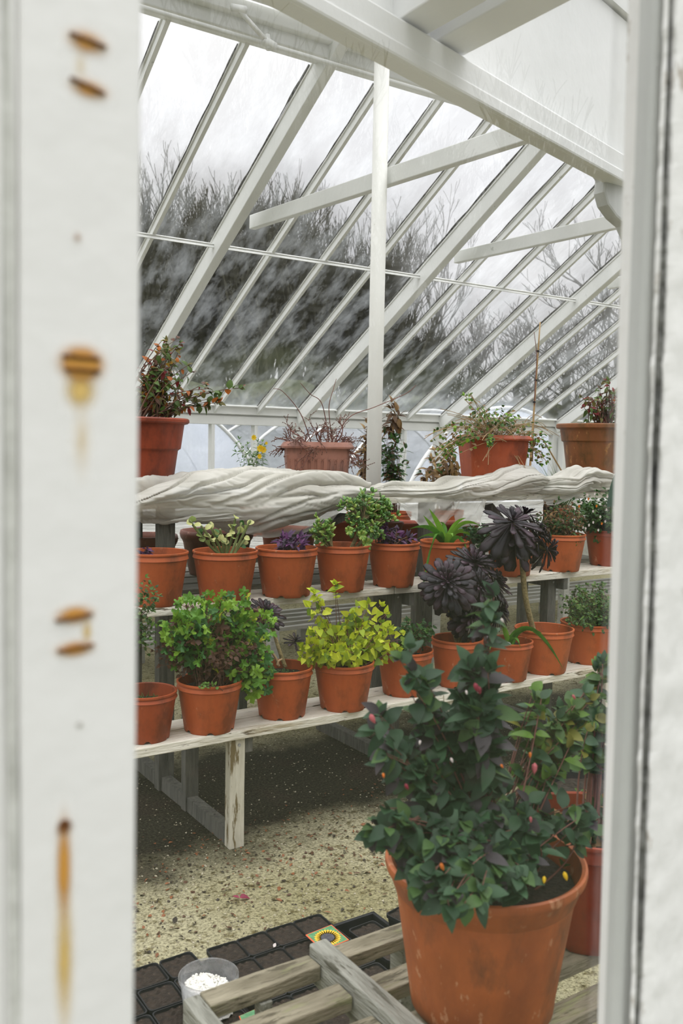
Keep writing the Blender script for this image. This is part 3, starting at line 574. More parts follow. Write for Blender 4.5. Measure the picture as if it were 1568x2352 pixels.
# ------------------------------------------------------------------ staging
def board(mb, x0, x1, y0, y1, ztop, th, seed=0):
    rg = random.Random(seed); n = max(2, int((x1-x0)/.18))
    mb.beam((x0, (y0+y1)/2, ztop-th/2), (x1, (y0+y1)/2, ztop-th/2), y1-y0, th, seg=n, wob=.003)
def staging(label, x0, x1, frames, z1=.452, z2=.865, group=None):
    t = thing('stepped_staging', label, 'plant staging', (x0, 2.92, 0))
    for (ya, yb, z) in ((2.905, 3.035, z1), (3.045, 3.15, z1), (3.27, 3.40, z2), (3.41, 3.50, z2)):
        b = MB(); board(b, x0, x1, ya, yb, z, .034, int(ya*100)); b.build('shelf_board', M_wood, t, bevel=.003)
    for fx in frames:
        for (y, z, mt_) in ((2.925, z1-.034, M_leg), (3.33, z2-.034, M_gryleg)):
            b = MB(); b.beam((fx, y+.02, 0), (fx, y+.02, z), .06, .045, (0,1,0), seg=6, wob=.002); lg = b.build('leg', mt_, t, bevel=.003); b = MB(); b.tube([Vector((fx+.005, y-.002, z-.025)), Vector((fx+.005, y-.006, z-.025))], .006, 10); b.build('bolt', M_zinc, lg)

        b = MB(); b.beam((fx, 2.965, .03), (fx, 3.98, .03), .045, .06, seg=5, wob=.002); b.build('floor_rail', M_gryleg, t)
        b = MB(); b.beam((fx+.05, 2.93, z1-.065), (fx+.05, 3.33, z1-.065), .03, .06); b.build('bearer', M_gryleg, t); b = MB(); b.beam((fx+.05, 3.28, z2-.065), (fx+.05, 3.65, z2-.065), .03, .06); b.build('bearer', M_gryleg, t)
    return t
staging('white flaking stepped wooden staging at the left, carrying the first pots', .70, 2.47, (1.50, ))
staging('white flaking stepped wooden staging at the right, beyond the board joint', 2.475, 5.6, (2.53, 3.56, 4.7))
# high shelf behind
t = thing('high_shelf', 'tall grey wooden shelf behind the stepped staging, fleece over its edge', 'shelf', (.9, 3.6, 0))
b = MB(); board(b, .8, 5.8, 3.52, 3.66, 1.262, .03, 3); b.build('shelf_board', M_wood, t)
for y0 in (3.68, 3.80, 3.92): b = MB(); board(b, .8, 5.8, y0, y0+.10, 1.262, .03, int(y0*50)); b.build('shelf_board', M_grywood, t)
for (xx, yy) in ((1.50, 3.62), (2.93, 3.62), (3.86, 3.64), (5.0, 3.64), (1.50, 4.0), (2.93, 4.0), (5.0, 4.0), (1.33, 3.72)):
    b = MB(); b.beam((xx, yy, 0), (xx, yy, 1.235), .07, .05, (0,1,0), seg=8, wob=.002); b.build('leg', M_gryleg, t)
for (p0, p1) in (((560,1292), (790,1185)), ((1185,1240), (1120,1160))):
    a = at(*p0, 3.66); c = at(*p1, 3.66); b = MB(); b.beam(a, c, .03, .06, (0,1,0), seg=4, wob=.002); b.build('brace', M_gryleg, t)
# mid shelf behind tier two
t = thing('back_shelf', 'grey board shelf behind the upper row of pots', 'shelf', (.8, 4.0, 0))
for y0 in (3.72, 3.90, 4.08, 4.26): b = MB(); board(b, .8, 4.4, y0, y0+.15, .85, .03, int(y0*70)); b.build('board', M_grywood, t)
for xx in (1.0, 2.2, 3.4, 4.3): b = MB(); b.box(xx, xx+.05, 3.85, 4.35, .74, .82); b.build('bearer', M_gryleg, t); b = MB(); b.box(xx, xx+.05, 4.28, 4.33, 0, .74); b.build('leg', M_gryleg, t)
# slatted benches beyond
def slatted(label, x0, x1, y0, y1, z, w, gap, mat, legs=True):
    t = thing('slatted_bench', label, 'bench', (x0, y0, 0)); y = y0
    while y < y1:
        b = MB(); board(b, x0, x1, y, y+w, z, .025, int(y*90)); b.build('slat', mat, t); y += w+gap
    x = x0+.2
    while x < x1:
        b = MB(); b.box(x, x+.05, y0+.02, y1-.02, z-.10, z-.03); b.build('bearer', mat, t)
        for yy in (y0+.05, y1-.1):
            if legs: b = MB(); b.box(x, x+.06, yy, yy+.06, 0, z-.1); b.build('leg', mat, t)
        x += 1.3
slatted('pale slatted bench along the far glazed wall, seen under the fleece', 1.2, 8.3, 4.78, 7.6, .86, .055, .035, M_slat)
slatted('low slatted bench glimpsed between the pots of the two rows', 2.0, 8.0, 5.3, 5.9, .26, .045, .09, M_slat)

# ------------------------------------------------------------------ fleece
def interp(pts, x):
    if x <= pts[0][0]: return pts[0][1]
    for (a, b) in zip(pts[:-1], pts[1:]):
        if x <= b[0]: u = (x-a[0])/(b[0]-a[0]); u = u*u*(3-2*u); return a[1]*(1-u)+b[1]*u
    return pts[-1][1]
def roll(name, top, bot, seed, amp=.028, Yc=3.60, ry=.15, twist=2.0):
    x0, x1 = top[0][0], top[-1][0]; NX = int((x1-x0)/1.5); M = 110; vs = []; fs = []
    for i in range(NX+1):
        x = x0+(x1-x0)*i/NX; a = at(x, interp(top, x), Yc); c = at(x, interp(bot, x), Yc-.1); h = (a.z-c.z)/2; zc = (a.z+c.z)/2
        for j in range(M+1):
            ph = R(20)+R(275)*j/M; u = noise.noise(Vector((a.x*2.2+seed, ph*1.1+a.x*twist, seed)))
            sg = a.x*twist+1.1*noise.noise(Vector((a.x*1.3, seed, 4)))
            w = noise.noise(Vector((a.x*1.1+seed*2, ph*1.5+sg*1.3+u*.8, 3)))
            cr1 = 1-min(1, abs(noise.noise(Vector((a.x*.9+seed, ph*1.9+sg*2.0+u*1.2, 7+seed))))*6)
            cr2 = 1-min(1, abs(noise.noise(Vector((a.x*2.2, ph*3.6-sg*1.7+u*2, 9+seed))))*7); w3 = noise.noise(Vector((a.x*11, ph*9+sg*6, 2)))
            k = 1+u*.12; dr = amp*(w*1.9-cr1*cr1*1.1-cr2*.22+w3*.08)
            r_ = min(1, h/.05)
            vs.append(Vector((c.x+(a.x-c.x)*(.5+.5*math.sin(ph)), Yc+(ry*k+dr)*math.cos(ph)*r_, zc+(h+dr*r_*.8)*math.sin(ph))))
    for i in range(NX):
        for j in range(M): o = i*(M+1)+j; fs.append((o, o+1, o+M+2, o+M+1))
    b = MB(); b.add(vs, fs); return b
FL = thing('garden_fleece', 'long swag of white garden fleece bunched over the edge of the high shelf', 'fleece', at(800, 1130, 3.5))
T1_ = [(280,1100),(330,1098),(400,1097),(435,1086),(520,1081),(580,1075),(640,1076),(700,1072),(760,1075),(800,1085),(825,1100),(840,1118),(850,1130)]
B1_ = [(280,1192),(330,1196),(400,1203),(440,1196),(500,1203),(550,1222),(600,1229),(640,1228),(700,1213),(750,1193),(790,1170),(850,1142)]
T2_ = [(800,1128),(850,1119),(890,1107),(930,1111),(1000,1113),(1050,1095),(1110,1091),(1150,1076),(1185,1070),(1215,1074),(1240,1090),(1255,1112)]
B2_ = [(800,1140),(850,1138),(900,1141),(960,1147),(1050,1152),(1100,1152),(1160,1148),(1215,1142),(1255,1120)]
T3_ = [(1195,1125),(1225,1102),(1260,1094),(1300,1092),(1325,1072),(1342,1066),(1360,1074),(1400,1086),(1440,1092),(1500,1100)]
B3_ = [(1195,1132),(1225,1137),(1250,1140),(1300,1141),(1340,1132),(1400,1128),(1440,1128),(1500,1125)]
roll('swag', T1_, B1_, 1.0, .030).build('swag', M_fleece, FL, smooth=True)
roll('swag', T2_, B2_, 4.0, .022, ry=.13).build('swag', M_fleece, FL, smooth=True)
roll('swag', T3_, B3_, 7.0, .024, ry=.13).build('swag', M_fleece, FL, smooth=True)
roll('swag', [(400,1192),(470,1180),(560,1170),(640,1165),(720,1150),(790,1133),(850,1120),(880,1118)], [(400,1203),(470,1203),(560,1204),(640,1203),(720,1188),(790,1162),(850,1142),(880,1136)], 12.0, .016, Yc=3.50, ry=.06).build('lower_fold', M_fleece, FL, smooth=True)
def sheet(top, bot, Y, seed, amp=.02):
    x0, x1 = top[0][0], top[-1][0]; NX = int((x1-x0)/2.5)+2; M = 26; vs = []; fs = []
    for i in range(NX+1):
        x = x0+(x1-x0)*i/NX; a = at(x, interp(top, x), Y); c = at(x, interp(bot, x), Y)
        for j in range(M+1):
            v = j/M; p = a.lerp(c, v); d = amp*(noise.noise(Vector((p.x*9+v*2, v*1.5, seed)))+.4*noise.noise(Vector((p.x*26+v*4, v*4, seed)))); vs.append(p+Vector((0, d-.02*v, 0)))
    for i in range(NX):
        for j in range(M): o = i*(M+1)+j; fs.append((o, o+1, o+M+2, o+M+1))
    b = MB(); b.add(vs, fs); return b
sheet([(902,1143),(1052,1146)], [(902,1146),(918,1165),(940,1192),(965,1211),(985,1214),(1010,1205),(1034,1185),(1052,1152)], 3.50, 2).build('hanging_fold', M_fleece2, FL, smooth=True)
sheet([(1043,1145),(1108,1145)], [(1043,1216),(1060,1208),(1090,1205),(1100,1180),(1108,1148)], 3.49, 5).build('hanging_fold', M_fleece2, FL, smooth=True)
sheet([(1100,1142),(1330,1135)], [(1100,1160),(1140,1152),(1170,1146),(1200,1158),(1260,1160),(1330,1138)], 3.52, 8).build('hanging_fold', M_fleece2, FL, smooth=True)
sheet([(560,1190),(800,1150)], [(560,1226),(610,1235),(680,1226),(740,1205),(800,1156)], 3.52, 11).build('hanging_fold', M_fleece2, FL, smooth=True)

# ------------------------------------------------------------------ pots
def npot(r, h, n=56, feet=True, phase=0.0, collar=.15):
    rb = r*.76; c0 = h*(1-collar); rc = rb+(r-rb)*.80
    prof = [(0,.006),(rb*.93,.006),(rb*.97,0),(rb,.004),(rb*1.015,h*.09)]
    for i in range(1, 6): u = i/6; prof.append((rb*1.015+(rc-rb*1.015)*u, h*.09+(c0-h*.09)*u))
    prof += [(rc,c0-.002),(rc+.006,c0+.003),(r-.006,h-.010),(r-.001,h-.008),(r,h-.004),(r-.001,h),(r-.006,h+.001),(r-.009,h-.002),(r-.012,h*.86),(rc-.012,h*.72),(rb*.98,h*.3)]
    def md(i, t, rr, z):
        if feet and i in (1, 2, 3) and math.sin(t*6+phase) > .80: return rr, z+.009
        return rr, z
    b = MB(); b.lathe(prof, n, mod=md); return b
def soil(r, z, seed=0, amp=.006):
    b = MB(); vs = [Vector((0,0,z+amp))]; fs = []; K = 30; RR = 7
    for i in range(1, RR+1):
        for j in range(K):
            a = 2*math.pi*j/K; q = Vector((r*i/RR*math.cos(a), r*i/RR*math.sin(a), 0)); vs.append(Vector((q.x, q.y, z+amp*1.5*noise.noise(q*35+Vector((seed,0,0)))+amp*.5)))
    for j in range(K): fs.append((0, 1+j, 1+(j+1)%K))
    for i in range(RR-1):
        for j in range(K): fs.append((1+i*K+j, 1+(i+1)*K+j, 1+(i+1)*K+(j+1)%K, 1+i*K+(j+1)%K))
    b.add(vs, fs); return b
def shift(mb, o):
    mb.v = [v+o for v in mb.v]; return mb
def potted(label, x, y, z, r, h, mi=0, cat='potted plant', name='potted_plant', soilh=.80, mats=None, smat=None, phase=0.0, tilt=0, collar=.15, group=None):
    t = thing(name, label, cat, (x, y, z), group)
    o = Vector((x, y, z)); shift(npot(r, h, phase=phase, collar=collar), o).build('pot', mats or M_pots[mi], t, smooth=True).data.polygons
    ob = t.children[0] if t.children else None
    for c in [q for q in bpy.data.objects if q.parent == t]:
        c.modifiers.new('edge', 'EDGE_SPLIT').split_angle = R(35)
    if soilh: shift(soil((r*.76+(r-r*.76)*soilh)-.012, h*soilh, x*7), o).build('soil', smat or M_soil, t)
    return t
def mpp(P): return (P-CAM).dot(FW)/FPX
def EL(x, y, Y, rx, ry):
    c = at(x, y, Y); s = mpp(c); return (c, rx*s, rx*s*.8, ry*s)
def rin(rg, shell=.0):
    while True:
        v = Vector((rg.uniform(-1,1), rg.uniform(-1,1), rg.uniform(-1,1)))
        if shell < v.length <= 1: return v
def curve(a, c, b, n=8): return [a*(1-t)**2+c*2*t*(1-t)+b*t*t for t in [i/n for i in range(n+1)]]
def bush(t, base, r0, targets, mats, kind='leaf', L=.03, Wd=.02, shape='ovate', nl=10, t0=.35, seed=1, stem=.0018, smat=None, droop=.3, pet=.0, k=4, weights=None, side=0, curl=.3, fold=.25, th=.006, shell=.25, upn=1.0, bend=.55, whorl=False, name='foliage'):
    rg = random.Random(seed); sb = MB(); lb = MB(); base = Vector(base)
    def putleaf(p, d, sc=1):
        mi = rg.choices(range(len(mats)), weights)[0] if weights else rg.randrange(len(mats)); ln = L*rg.uniform(.6,1.15)*sc; wd = Wd*rg.uniform(.75,1.1)*sc
        nr = Vector((rg.uniform(-.7,.3), rg.uniform(-1.2,.1), upn)).normalized()
        if pet:
            q = p+d*pet*rg.uniform(.4,1); sb.tube([p, q], [stem*.5, stem*.4], 3, 0, cap=False); p = q
        if kind == 'leaf': lb.leaf(p, d, nr, ln, wd, shape, k, fold, curl*rg.uniform(.3,1.6), mi)
        elif kind == 'lobed': lb.lobed(p, d, nr, ln, mi, ph=rg.uniform(0,6))
        else: lb.fat(p, d, nr, ln, wd, th, shape, 4, .1, mi)
    for (c, rx, ry, rz, n) in targets:
        for i in range(n):
            a = rg.uniform(0, 6.28); s = base+Vector((math.cos(a), math.sin(a), 0))*r0*rg.random(); v = rin(rg, shell)
            e = c+Vector((v.x*rx, v.y*ry, v.z*rz)); m_ = s.lerp(e, .45)+Vector((0,0,(e-s).length*.18))+Vector((s.x-base.x, s.y-base.y, 0))*bend
            pts = curve(s, m_, e, 8); sb.tube(pts, [stem*(1.3-.9*j/8) for j in range(9)], 4, 0, cap=False)
            for j in range(nl):
                u = t0+(1-t0)*(j+rg.random())/nl; f = u*8; q = int(min(7, f)); p = pts[q].lerp(pts[q+1], f-q); ax = (pts[q+1]-pts[q]).normalized()
                o = ax.orthogonal().normalized(); o = Matrix.Rotation(j*2.4+rg.uniform(-.4,.4), 3, ax) @ o
                d = (o+ax*.35+Vector((0,0,-droop*rg.random()*1.2))).normalized(); putleaf(p, d)
                if whorl: putleaf(p, (-o+ax*.35+Vector((0,0,-droop*rg.random()))).normalized())
                if side and rg.random() < side:
                    tw = p+d*L*rg.uniform(.8,2); sb.tube([p, tw], [stem*.6, stem*.4], 3, 0, cap=False)
                    for z in range(3): putleaf(tw, (d+rin(rg)*.9).normalized(), .85)
            for z in range(3): putleaf(e, ((e-m_).normalized()+rin(rg)*.9).normalized(), .8)
    sb.build('stems', smat or M_brown, t, smooth=True); return lb.build(name, mats, t, smooth=(kind != 'lobed'))
def rosette(t, c, axis, Rr, n=62, seed=0, mats=None, wide=.26, maxang=118, name='rosette', inner=.25):
    rg = random.Random(seed); b = MB(); axis = Vector(axis).normalized(); u = axis.orthogonal().normalized(); v = axis.cross(u); c = Vector(c)
    for i in range(n):
        q = (i+1)/n; a = i*2.39996+rg.uniform(-.1,.1); th = R(12+(maxang-12)*q**.8+rg.uniform(-7,7)); rad = u*math.cos(a)+v*math.sin(a)
        d = axis*math.cos(th)+rad*math.sin(th); Ln = Rr*(inner+(1-inner)*min(1, q*1.5))*rg.uniform(.88,1.08); nr = axis*math.sin(th)-rad*math.cos(th)
        b.fat(c-axis*Rr*.22*q, d, nr, Ln, Ln*wide*1.15, Ln*.05, 'spoon', 6, -.10-.1*rg.random(), rg.randrange(len(mats or AEO)))
    return b.build(name, mats or AEO, t, smooth=True)
def stalk(t, pts, r0, r1, mat=None, name='stem'):
    pts = [Vector(p) for p in pts]; P = []
    for i in range(len(pts)-1):
        a = pts[max(0,i-1)]; b_ = pts[i]; c = pts[i+1]; d = pts[min(len(pts)-1,i+2)]
        for k in range(6): u = k/6; P.append(.5*((2*b_)+(-a+c)*u+(2*a-5*b_+4*c-d)*u*u+(-a+3*b_-3*c+d)*u**3))
    P.append(pts[-1]); n = len(P); b = MB(); b.tube(P, [r0+(r1-r0)*i/(n-1) for i in range(n)], 9); return b.build(name, mat or M_aestem, t, smooth=True)
def straps(t, base, specs, W0, mats, name='foliage', seed=1):
    rg = random.Random(seed); b = MB()
    for (e, hgt) in specs:
        s = Vector(base)+Vector((rg.uniform(-.015,.015), rg.uniform(-.015,.015), 0)); e = Vector(e); c = s.lerp(e, .35)+Vector((0,0,hgt)); pts = curve(s, c, e, 14); vs = []; fs = []
        sd0 = Vector((rg.uniform(-1,1), rg.uniform(-1,1), 0))
        for i, p in enumerate(pts):
            d = (pts[min(14,i+1)]-pts[max(0,i-1)]).normalized(); vd = (p-CAM).normalized(); sd = d.cross(Vector((.5,.8,.75)))
            if sd.length < .25: sd = d.cross(Vector((.8,-.6,0)))
            sd.normalize(); w = W0/2*(.7+.5*math.sin(math.pi*i/14))*(1-(i/14)**5*.95); nn = sd.cross(d)
            vs += [p+sd*w+nn*w*.35, p, p-sd*w+nn*w*.35]
        for i in range(14): o = i*3; fs += [(o,o+1,o+4,o+3),(o+1,o+2,o+5,o+4)]
        b.add(vs, fs, rg.randrange(len(mats)))
    return b.build(name, mats, t, smooth=True)
Z1, Z2 = .452, .865
# ---- lower row
YL = 3.0
t = potted('shrubby small-leaved plant half hidden by the left post, below the first upper pot', .87, 3.02, Z1, .115, .19, 1)
bush(t, (.88,3.02,Z1+.15), .04, [(*EL(340,1370,3.02,30,58), 20), (*EL(345,1440,3.02,30,50), 14)], LG, L=.020, Wd=.013, nl=14, t0=.4, seed=2, stem=.0012, side=.2)
t = potted('small terracotta pot with only short grass, at the left end of the lower row', 1.175, 3.01, Z1, .112, .172, 1, soilh=.70)
b = MB(); rg = random.Random(3)
for i in range(130):
    a = rg.uniform(0,6.28); q = .075*math.sqrt(rg.random()); b.leaf(Vector((1.175+q*math.cos(a), 3.01+q*math.sin(a), Z1+.12)), Vector((rg.uniform(-.7,.7), rg.uniform(-.7,.7), 1)), Vector((0,-1,.2)), rg.uniform(.015,.032), .0028, 'lance', 3, .2, .5, rg.randrange(2))
b.build('grass_blades', GRS, t)
t = potted('terracotta pot with a bushy bright green scented geranium, lower row', 1.415, 2.99, Z1, .121, .186, 0, phase=.6)
bs = (1.415, 2.99, Z1+.15)
bush(t, bs, .06, [(*EL(500,1470,2.99,88,78), 30), (*EL(570,1490,2.97,50,66), 13), (*EL(425,1460,2.97,38,50), 11), (*EL(500,1398,2.99,90,24), 15), (*EL(600,1430,2.97,18,24), 4), (*EL(590,1540,2.93,16,34), 7)], GER, 'lobed', L=.044, nl=6, t0=.5, seed=4, stem=.0016, pet=.032, weights=(6,5,4,.5,1.2), upn=.35, smat=M_brown)
rg = random.Random(31)
bush(t, bs, .07, [(*EL(510,1490,2.95,76,64), 34), (*EL(375,1500,2.99,30,30), 8)], GER[4:], L=.022, Wd=.016, nl=12, t0=.25, seed=5, stem=.0013, name='dead_foliage')
bush(t, (1.41,2.88,Z1+.17), .01, [(*EL(472,1575,2.87,16,9), 4)], [LG[1]], L=.014, Wd=.012, shape='round', nl=5, seed=6, stem=.001, name='sprig')
t = potted('terracotta pot with a cut-back black aeonium and one dark rosette, lower row beside the geranium', 1.734, 3.006, Z1, .119, .193, 0, phase=2.1)
sk = stalk(t, [at(655,1532,3.0), at(640,1490,3.02), at(628,1450,3.05), at(615,1420,3.08)], .008, .007); rosette(sk, at(612,1405,3.09), (.1,-.6,.9), .085, 66, 3, maxang=100)
rosette(t, at(680,1470,3.03), (.3,-.3,.8), .05, 36, 8, maxang=105)
stalk(t, [at(640,1530,2.96), at(632,1510,2.96), at(622,1495,2.96)], .006, .004, M_straw, 'cut_stub'); stalk(t, [at(636,1528,2.95), at(640,1518,2.95), at(648,1514,2.95)], .005, .003, M_straw, 'cut_stub')
b = MB(); rg = random.Random(7)
for i in range(70): a = rg.uniform(0,6.28); q = .08*math.sqrt(rg.random()); b.leaf(Vector((1.734+q*math.cos(a), 3.006+q*math.sin(a), Z1+.155)), Vector((rg.uniform(-1,1), rg.uniform(-1,1), .7)), Vector((0,-1,1)), .014, .008, 'ovate', 3, .2, .4, rg.randrange(2))
b.build('moss', GRS, t)
t = potted('terracotta pot with a lime-yellow leafy plant, middle of the lower row', 2.002, 2.975, Z1, .123, .188, 0, phase=1.2)
bs = (2.002, 2.975, Z1+.15)
bush(t, bs, .06, [(*EL(800,1465,2.97,75,55), 34), (*EL(845,1420,2.97,50,42), 16), (*EL(720,1480,2.95,40,48), 12), (*EL(890,1470,2.95,38,42), 13), (*EL(730,1400,2.95,22,40), 4), (*EL(790,1490,2.88,60,30), 14)], LIME, L=.036, Wd=.034, shape='heart', nl=7, t0=.42, seed=9, stem=.0016, pet=.014, weights=(5,4,3,2), upn=.15, smat=M_redtwig, droop=1.6, curl=.1)
bush(t, bs, .03, [(*EL(770,1345,2.97,6,6), 2), (*EL(722,1362,2.97,8,6), 2)], LIME, L=.036, Wd=.030, shape='heart', nl=3, t0=.8, seed=12, stem=.0018, weights=(5,4,0,2), smat=M_brown, name='tall_shoots')
t = potted('terracotta pot with a small dark green leafy plant, lower row right of the lime one', 2.347, 3.02, Z1, .122, .190, 0, phase=.2)
bush(t, (2.347,3.02,Z1+.15), .06, [(*EL(955,1452,3.0,50,34), 44)], [LG[0],LG[2],LG[2]], L=.026, Wd=.018, nl=8, t0=.4, seed=13, droop=.2)
t = potted('terracotta pot with a many-headed black aeonium, lower row', 2.637, 3.015, Z1, .118, .210, 0, phase=2.6, soilh=.72)
bs = Vector((2.637, 3.015, Z1+.14)); cy = 3.0
heads = [(1028,1335,2.93,74,(-.45,-.75,.6)),(1092,1290,3.02,66,(0,-.6,.9)),(1140,1335,3.0,60,(.5,-.6,.6)),(1085,1418,2.93,58,(.1,-.9,.3)),(1150,1400,2.98,56,(.6,-.7,.2)),(1105,1345,2.92,52,(0,-.9,.5)),(1120,1460,2.97,40,(.4,-.8,.0)),(1060,1378,2.98,48,(-.3,-.8,.2))]
for i, (hx, hy, hY, hr, ax) in enumerate(heads):
    c = at(hx, hy, hY); m_ = bs.lerp(c, .5)+Vector((0,.02,.02)); sk = stalk(t, [bs+Vector((.01*math.cos(i), .01*math.sin(i), 0)), m_, c-Vector(ax).normalized()*.02], .009, .006); rosette(sk, c, ax, hr*mpp(c), 78, i+20, maxang=112)
t = potted('terracotta pot with arching strap leaves, lower row between the two aeoniums', 2.907, 2.974, Z1, .114, .180, 0, phase=1.9)
straps(t, (2.90,2.97,Z1+.14), [(at(1292,1535,2.86), .26), (at(1196,1492,2.84), .10), (at(1120,1500,2.80), .09), (at(1150,1420,2.97), .02), (at(1215,1448,2.97), .06), (at(1245,1455,2.9), .10)], .020, STRP)
b = MB(); b.lathe([(0,.0),(.02,.0),(.022,.02),(.012,.035),(0,.038)], 12, c=(2.86,2.93,Z1+.145)); b.build('bulb', M_fleece, t, smooth=True)
t = potted('terracotta pot with a tall tree-like black aeonium on a bare scarred stem, lower row', 3.165, 3.0, Z1, .141, .207, 2, phase=.9, soilh=.6)
P0 = at(1224,1448,3.0)
stalk(t, [at(1228,1475,3.0), P0, at(1206,1370,3.0), at(1197,1270,3.0), at(1190,1230,3.0)], .0135, .013)
stalk(t, [at(1199,1290,3.0), at(1212,1272,2.98), at(1222,1268,2.97)], .005, .003, M_straw, 'twig')
for i, (hx, hy, hY, hr, ax) in enumerate([(1178,1195,2.97,88,(-.15,-.55,.8)), (1182,1225,3.0,80,(-.1,-.3,.6)), (1240,1225,2.98,62,(.6,-.5,.4)), (1262,1262,2.96,54,(.8,-.4,0)), (1205,1180,3.05,60,(.3,-.2,1))]):
    c = at(hx, hy, hY); sk = stalk(t, [at(1192,1240,3.0), c-Vector(ax).normalized()*.015], .010, .008, name='branch'); rosette(sk, c, ax, hr*mpp(c), 48, i+40, wide=.27, maxang=150 if i < 2 else 125)
t = potted('terracotta pot with a dense mound of fine green foliage, lower row at right', 3.51, 3.03, Z1, .139, .200, 2, phase=.1)
bush(t, (3.51,3.03,Z1+.16), .08, [(*EL(1355,1382,3.03,84,46), 90), (*EL(1375,1418,2.95,66,24), 34), (*EL(1330,1420,2.95,40,22), 12)], [LG[0],LG[1],LG[2]], L=.019, Wd=.015, nl=11, t0=.35, seed=15, stem=.0012, side=.25, smat=M_redtwig)
t = potted('plain terracotta pot cut by the right frame at the end of the lower row', 3.87, 3.0, Z1, .136, .205, 1)
# ---- upper row
t = potted('terracotta pot with one purple sprig, left end of the upper row', 1.356, 3.37, Z2, .131, .210, 0, phase=1.4, soilh=.74)
bush(t, (1.30,3.37,Z2+.15), .03, [(*EL(338,1265,3.36,12,12), 6)], PURP, L=.035, Wd=.012, shape='lance', nl=3, t0=.5, seed=16, droop=0)
t = potted('terracotta pot with a pruned cream-variegated geranium, upper row', 1.650, 3.345, Z2, .135, .203, 0, phase=.3)
bs = Vector((1.655, 3.345, Z2+.155)); rg = random.Random(77); lb = MB()
arms = [(435,1195),(480,1200),(505,1215),(540,1190),(555,1200),(520,1230),(575,1195),(565,1235),(462,1208)]
for i, (ax_, ay) in enumerate(arms):
    e = at(ax_, ay, 3.34+.04*math.sin(i*2)); m_ = bs.lerp(e, .5)+Vector((0,0,-.012+.01*math.sin(i))); stalk(t, [bs+Vector((.02*math.cos(i), .02*math.sin(i), -.01)), m_, e], .007, .0045, M_stem)
    for k in range(6 if i in (0,1,3,8) else 3):
        p = m_.lerp(e, rg.uniform(.2,1.05)); mi = rg.choices((0,1,2),(5,3,3))[0]; lb.leaf(p+rin(rg)*.010, rin(rg)+Vector((0,-.4,.1)), Vector((rg.uniform(-.4,.4),-.7,.8)), rg.uniform(.02,.034), rg.uniform(.022,.034), 'round', 5, .2, .4, mi)
lb.build('foliage', VAR, t)
t = potted('terracotta pot with low pointed purple leaves, upper row', 1.925, 3.315, Z2, .134, .205, 0, phase=2.8, soilh=.76)
bush(t, (1.93,3.31,Z2+.15), .06, [(*EL(668,1246,3.28,42,14), 26)], PURP, L=.062, Wd=.019, shape='lance', nl=2, t0=.4, seed=18, droop=-.2, stem=.002)
t = potted('terracotta pot with a branching jade plant, middle of the upper row', 2.213, 3.315, Z2, .124, .204, 0, phase=.8, soilh=.86)
bs = Vector((2.25, 3.33, Z2+.17)); rg = random.Random(5)
for i, (px_, py_, Y_, rx_, ry_, n_) in enumerate([(845,1165,3.33,50,40,46), (885,1185,3.33,32,34,22), (845,1215,3.28,50,26,18), (800,1175,3.33,24,30,14)]):
    bush(t, at((835,858,840,822)[i],(1195,1205,1222,1200)[i],3.31), .012, [(*EL(px_,py_,Y_,rx_,ry_), n_)], JADE, 'fat', L=.030, Wd=.021, shape='obov', nl=4, t0=.45, seed=50+i, th=.006, stem=.003, weights=(5,4,1.5), smat=M_aestem, droop=-.1, upn=.8, shell=.4)
bush(t, Vector((2.13,3.28,Z2+.17)), .015, [(*EL(738,1215,3.27,30,30), 24)], JADE, 'fat', L=.028, Wd=.020, shape='obov', nl=4, t0=.6, seed=55, th=.006, stem=.004, weights=(3,4,3), smat=M_aestem, droop=-.1, name='side_shoot')
for (px_, py_, s_) in ((828,1228,.034),(838,1246,.040),(798,1218,.03)):
    c = at(px_, py_, 3.24); b = MB()
    for k in range(11): a = k*2.4; b.fat(c, Vector((math.cos(a), -.5, math.sin(a))).normalized(), Vector((0,-1,.3)), s_*(.6+.04*k), s_*.6, .008, 'obov', 4, .1, 1+k%2)
    b.build('side_shoot', JADE, t, smooth=True)
stalk(t, [bs+Vector((0,0,-.02)), at(822,1225,3.31), at(835,1190,3.32), at(840,1165,3.33)], .010, .006, M_aestem); stalk(t, [bs+Vector((.01,0,-.02)), at(845,1225,3.31), at(862,1205,3.32), at(880,1195,3.33)], .008, .005, M_aestem, 'branch')
t = potted('terracotta pot with shrivelled purple leaves and brown stubs, upper row right of the jade plant', 2.500, 3.32, Z2, .122, .202, 0, phase=2.2)
bush(t, (2.48,3.31,Z2+.16), .07, [(*EL(890,1225,3.30,30,20), 24), (*EL(940,1238,3.28,20,12), 8)], PURP, L=.040, Wd=.016, shape='lance', nl=4, t0=.3, seed=21, droop=.1, stem=.0025)
t = potted('terracotta pot with long arching bright green strap leaves, upper row', 2.83, 3.35, Z2, .120, .192, 2, phase=1.0)
straps(t, (2.83,3.33,Z2+.16), [(at(985,1168,3.32),.03), (at(972,1184,3.34),.02), (at(1100,1206,3.28),.12), (at(968,1362,3.10),.27), (at(1072,1262,3.22),.10), (at(1070,1190,3.32),.08), (at(940,1215,3.30),.10), (at(1040,1232,3.2),.08), (at(1010,1200,3.4),.08), (at(955,1240,3.22),.08), (at(1090,1240,3.3),.12)], .024, STRP, seed=4)
t = potted('terracotta pot with trailing dark green ivy, behind the tall aeonium', 3.255, 3.33, Z2, .128, .195, 0)
bush(t, (3.18,3.33,Z2+.16), .05, [(*EL(1095,1228,3.30,50,32), 40), (*EL(1130,1235,3.28,30,24), 16)], [LG[2],DARK[1],LG[0]], L=.026, Wd=.024, shape='heart', nl=7, t0=.35, seed=22, weights=(5,4,1))
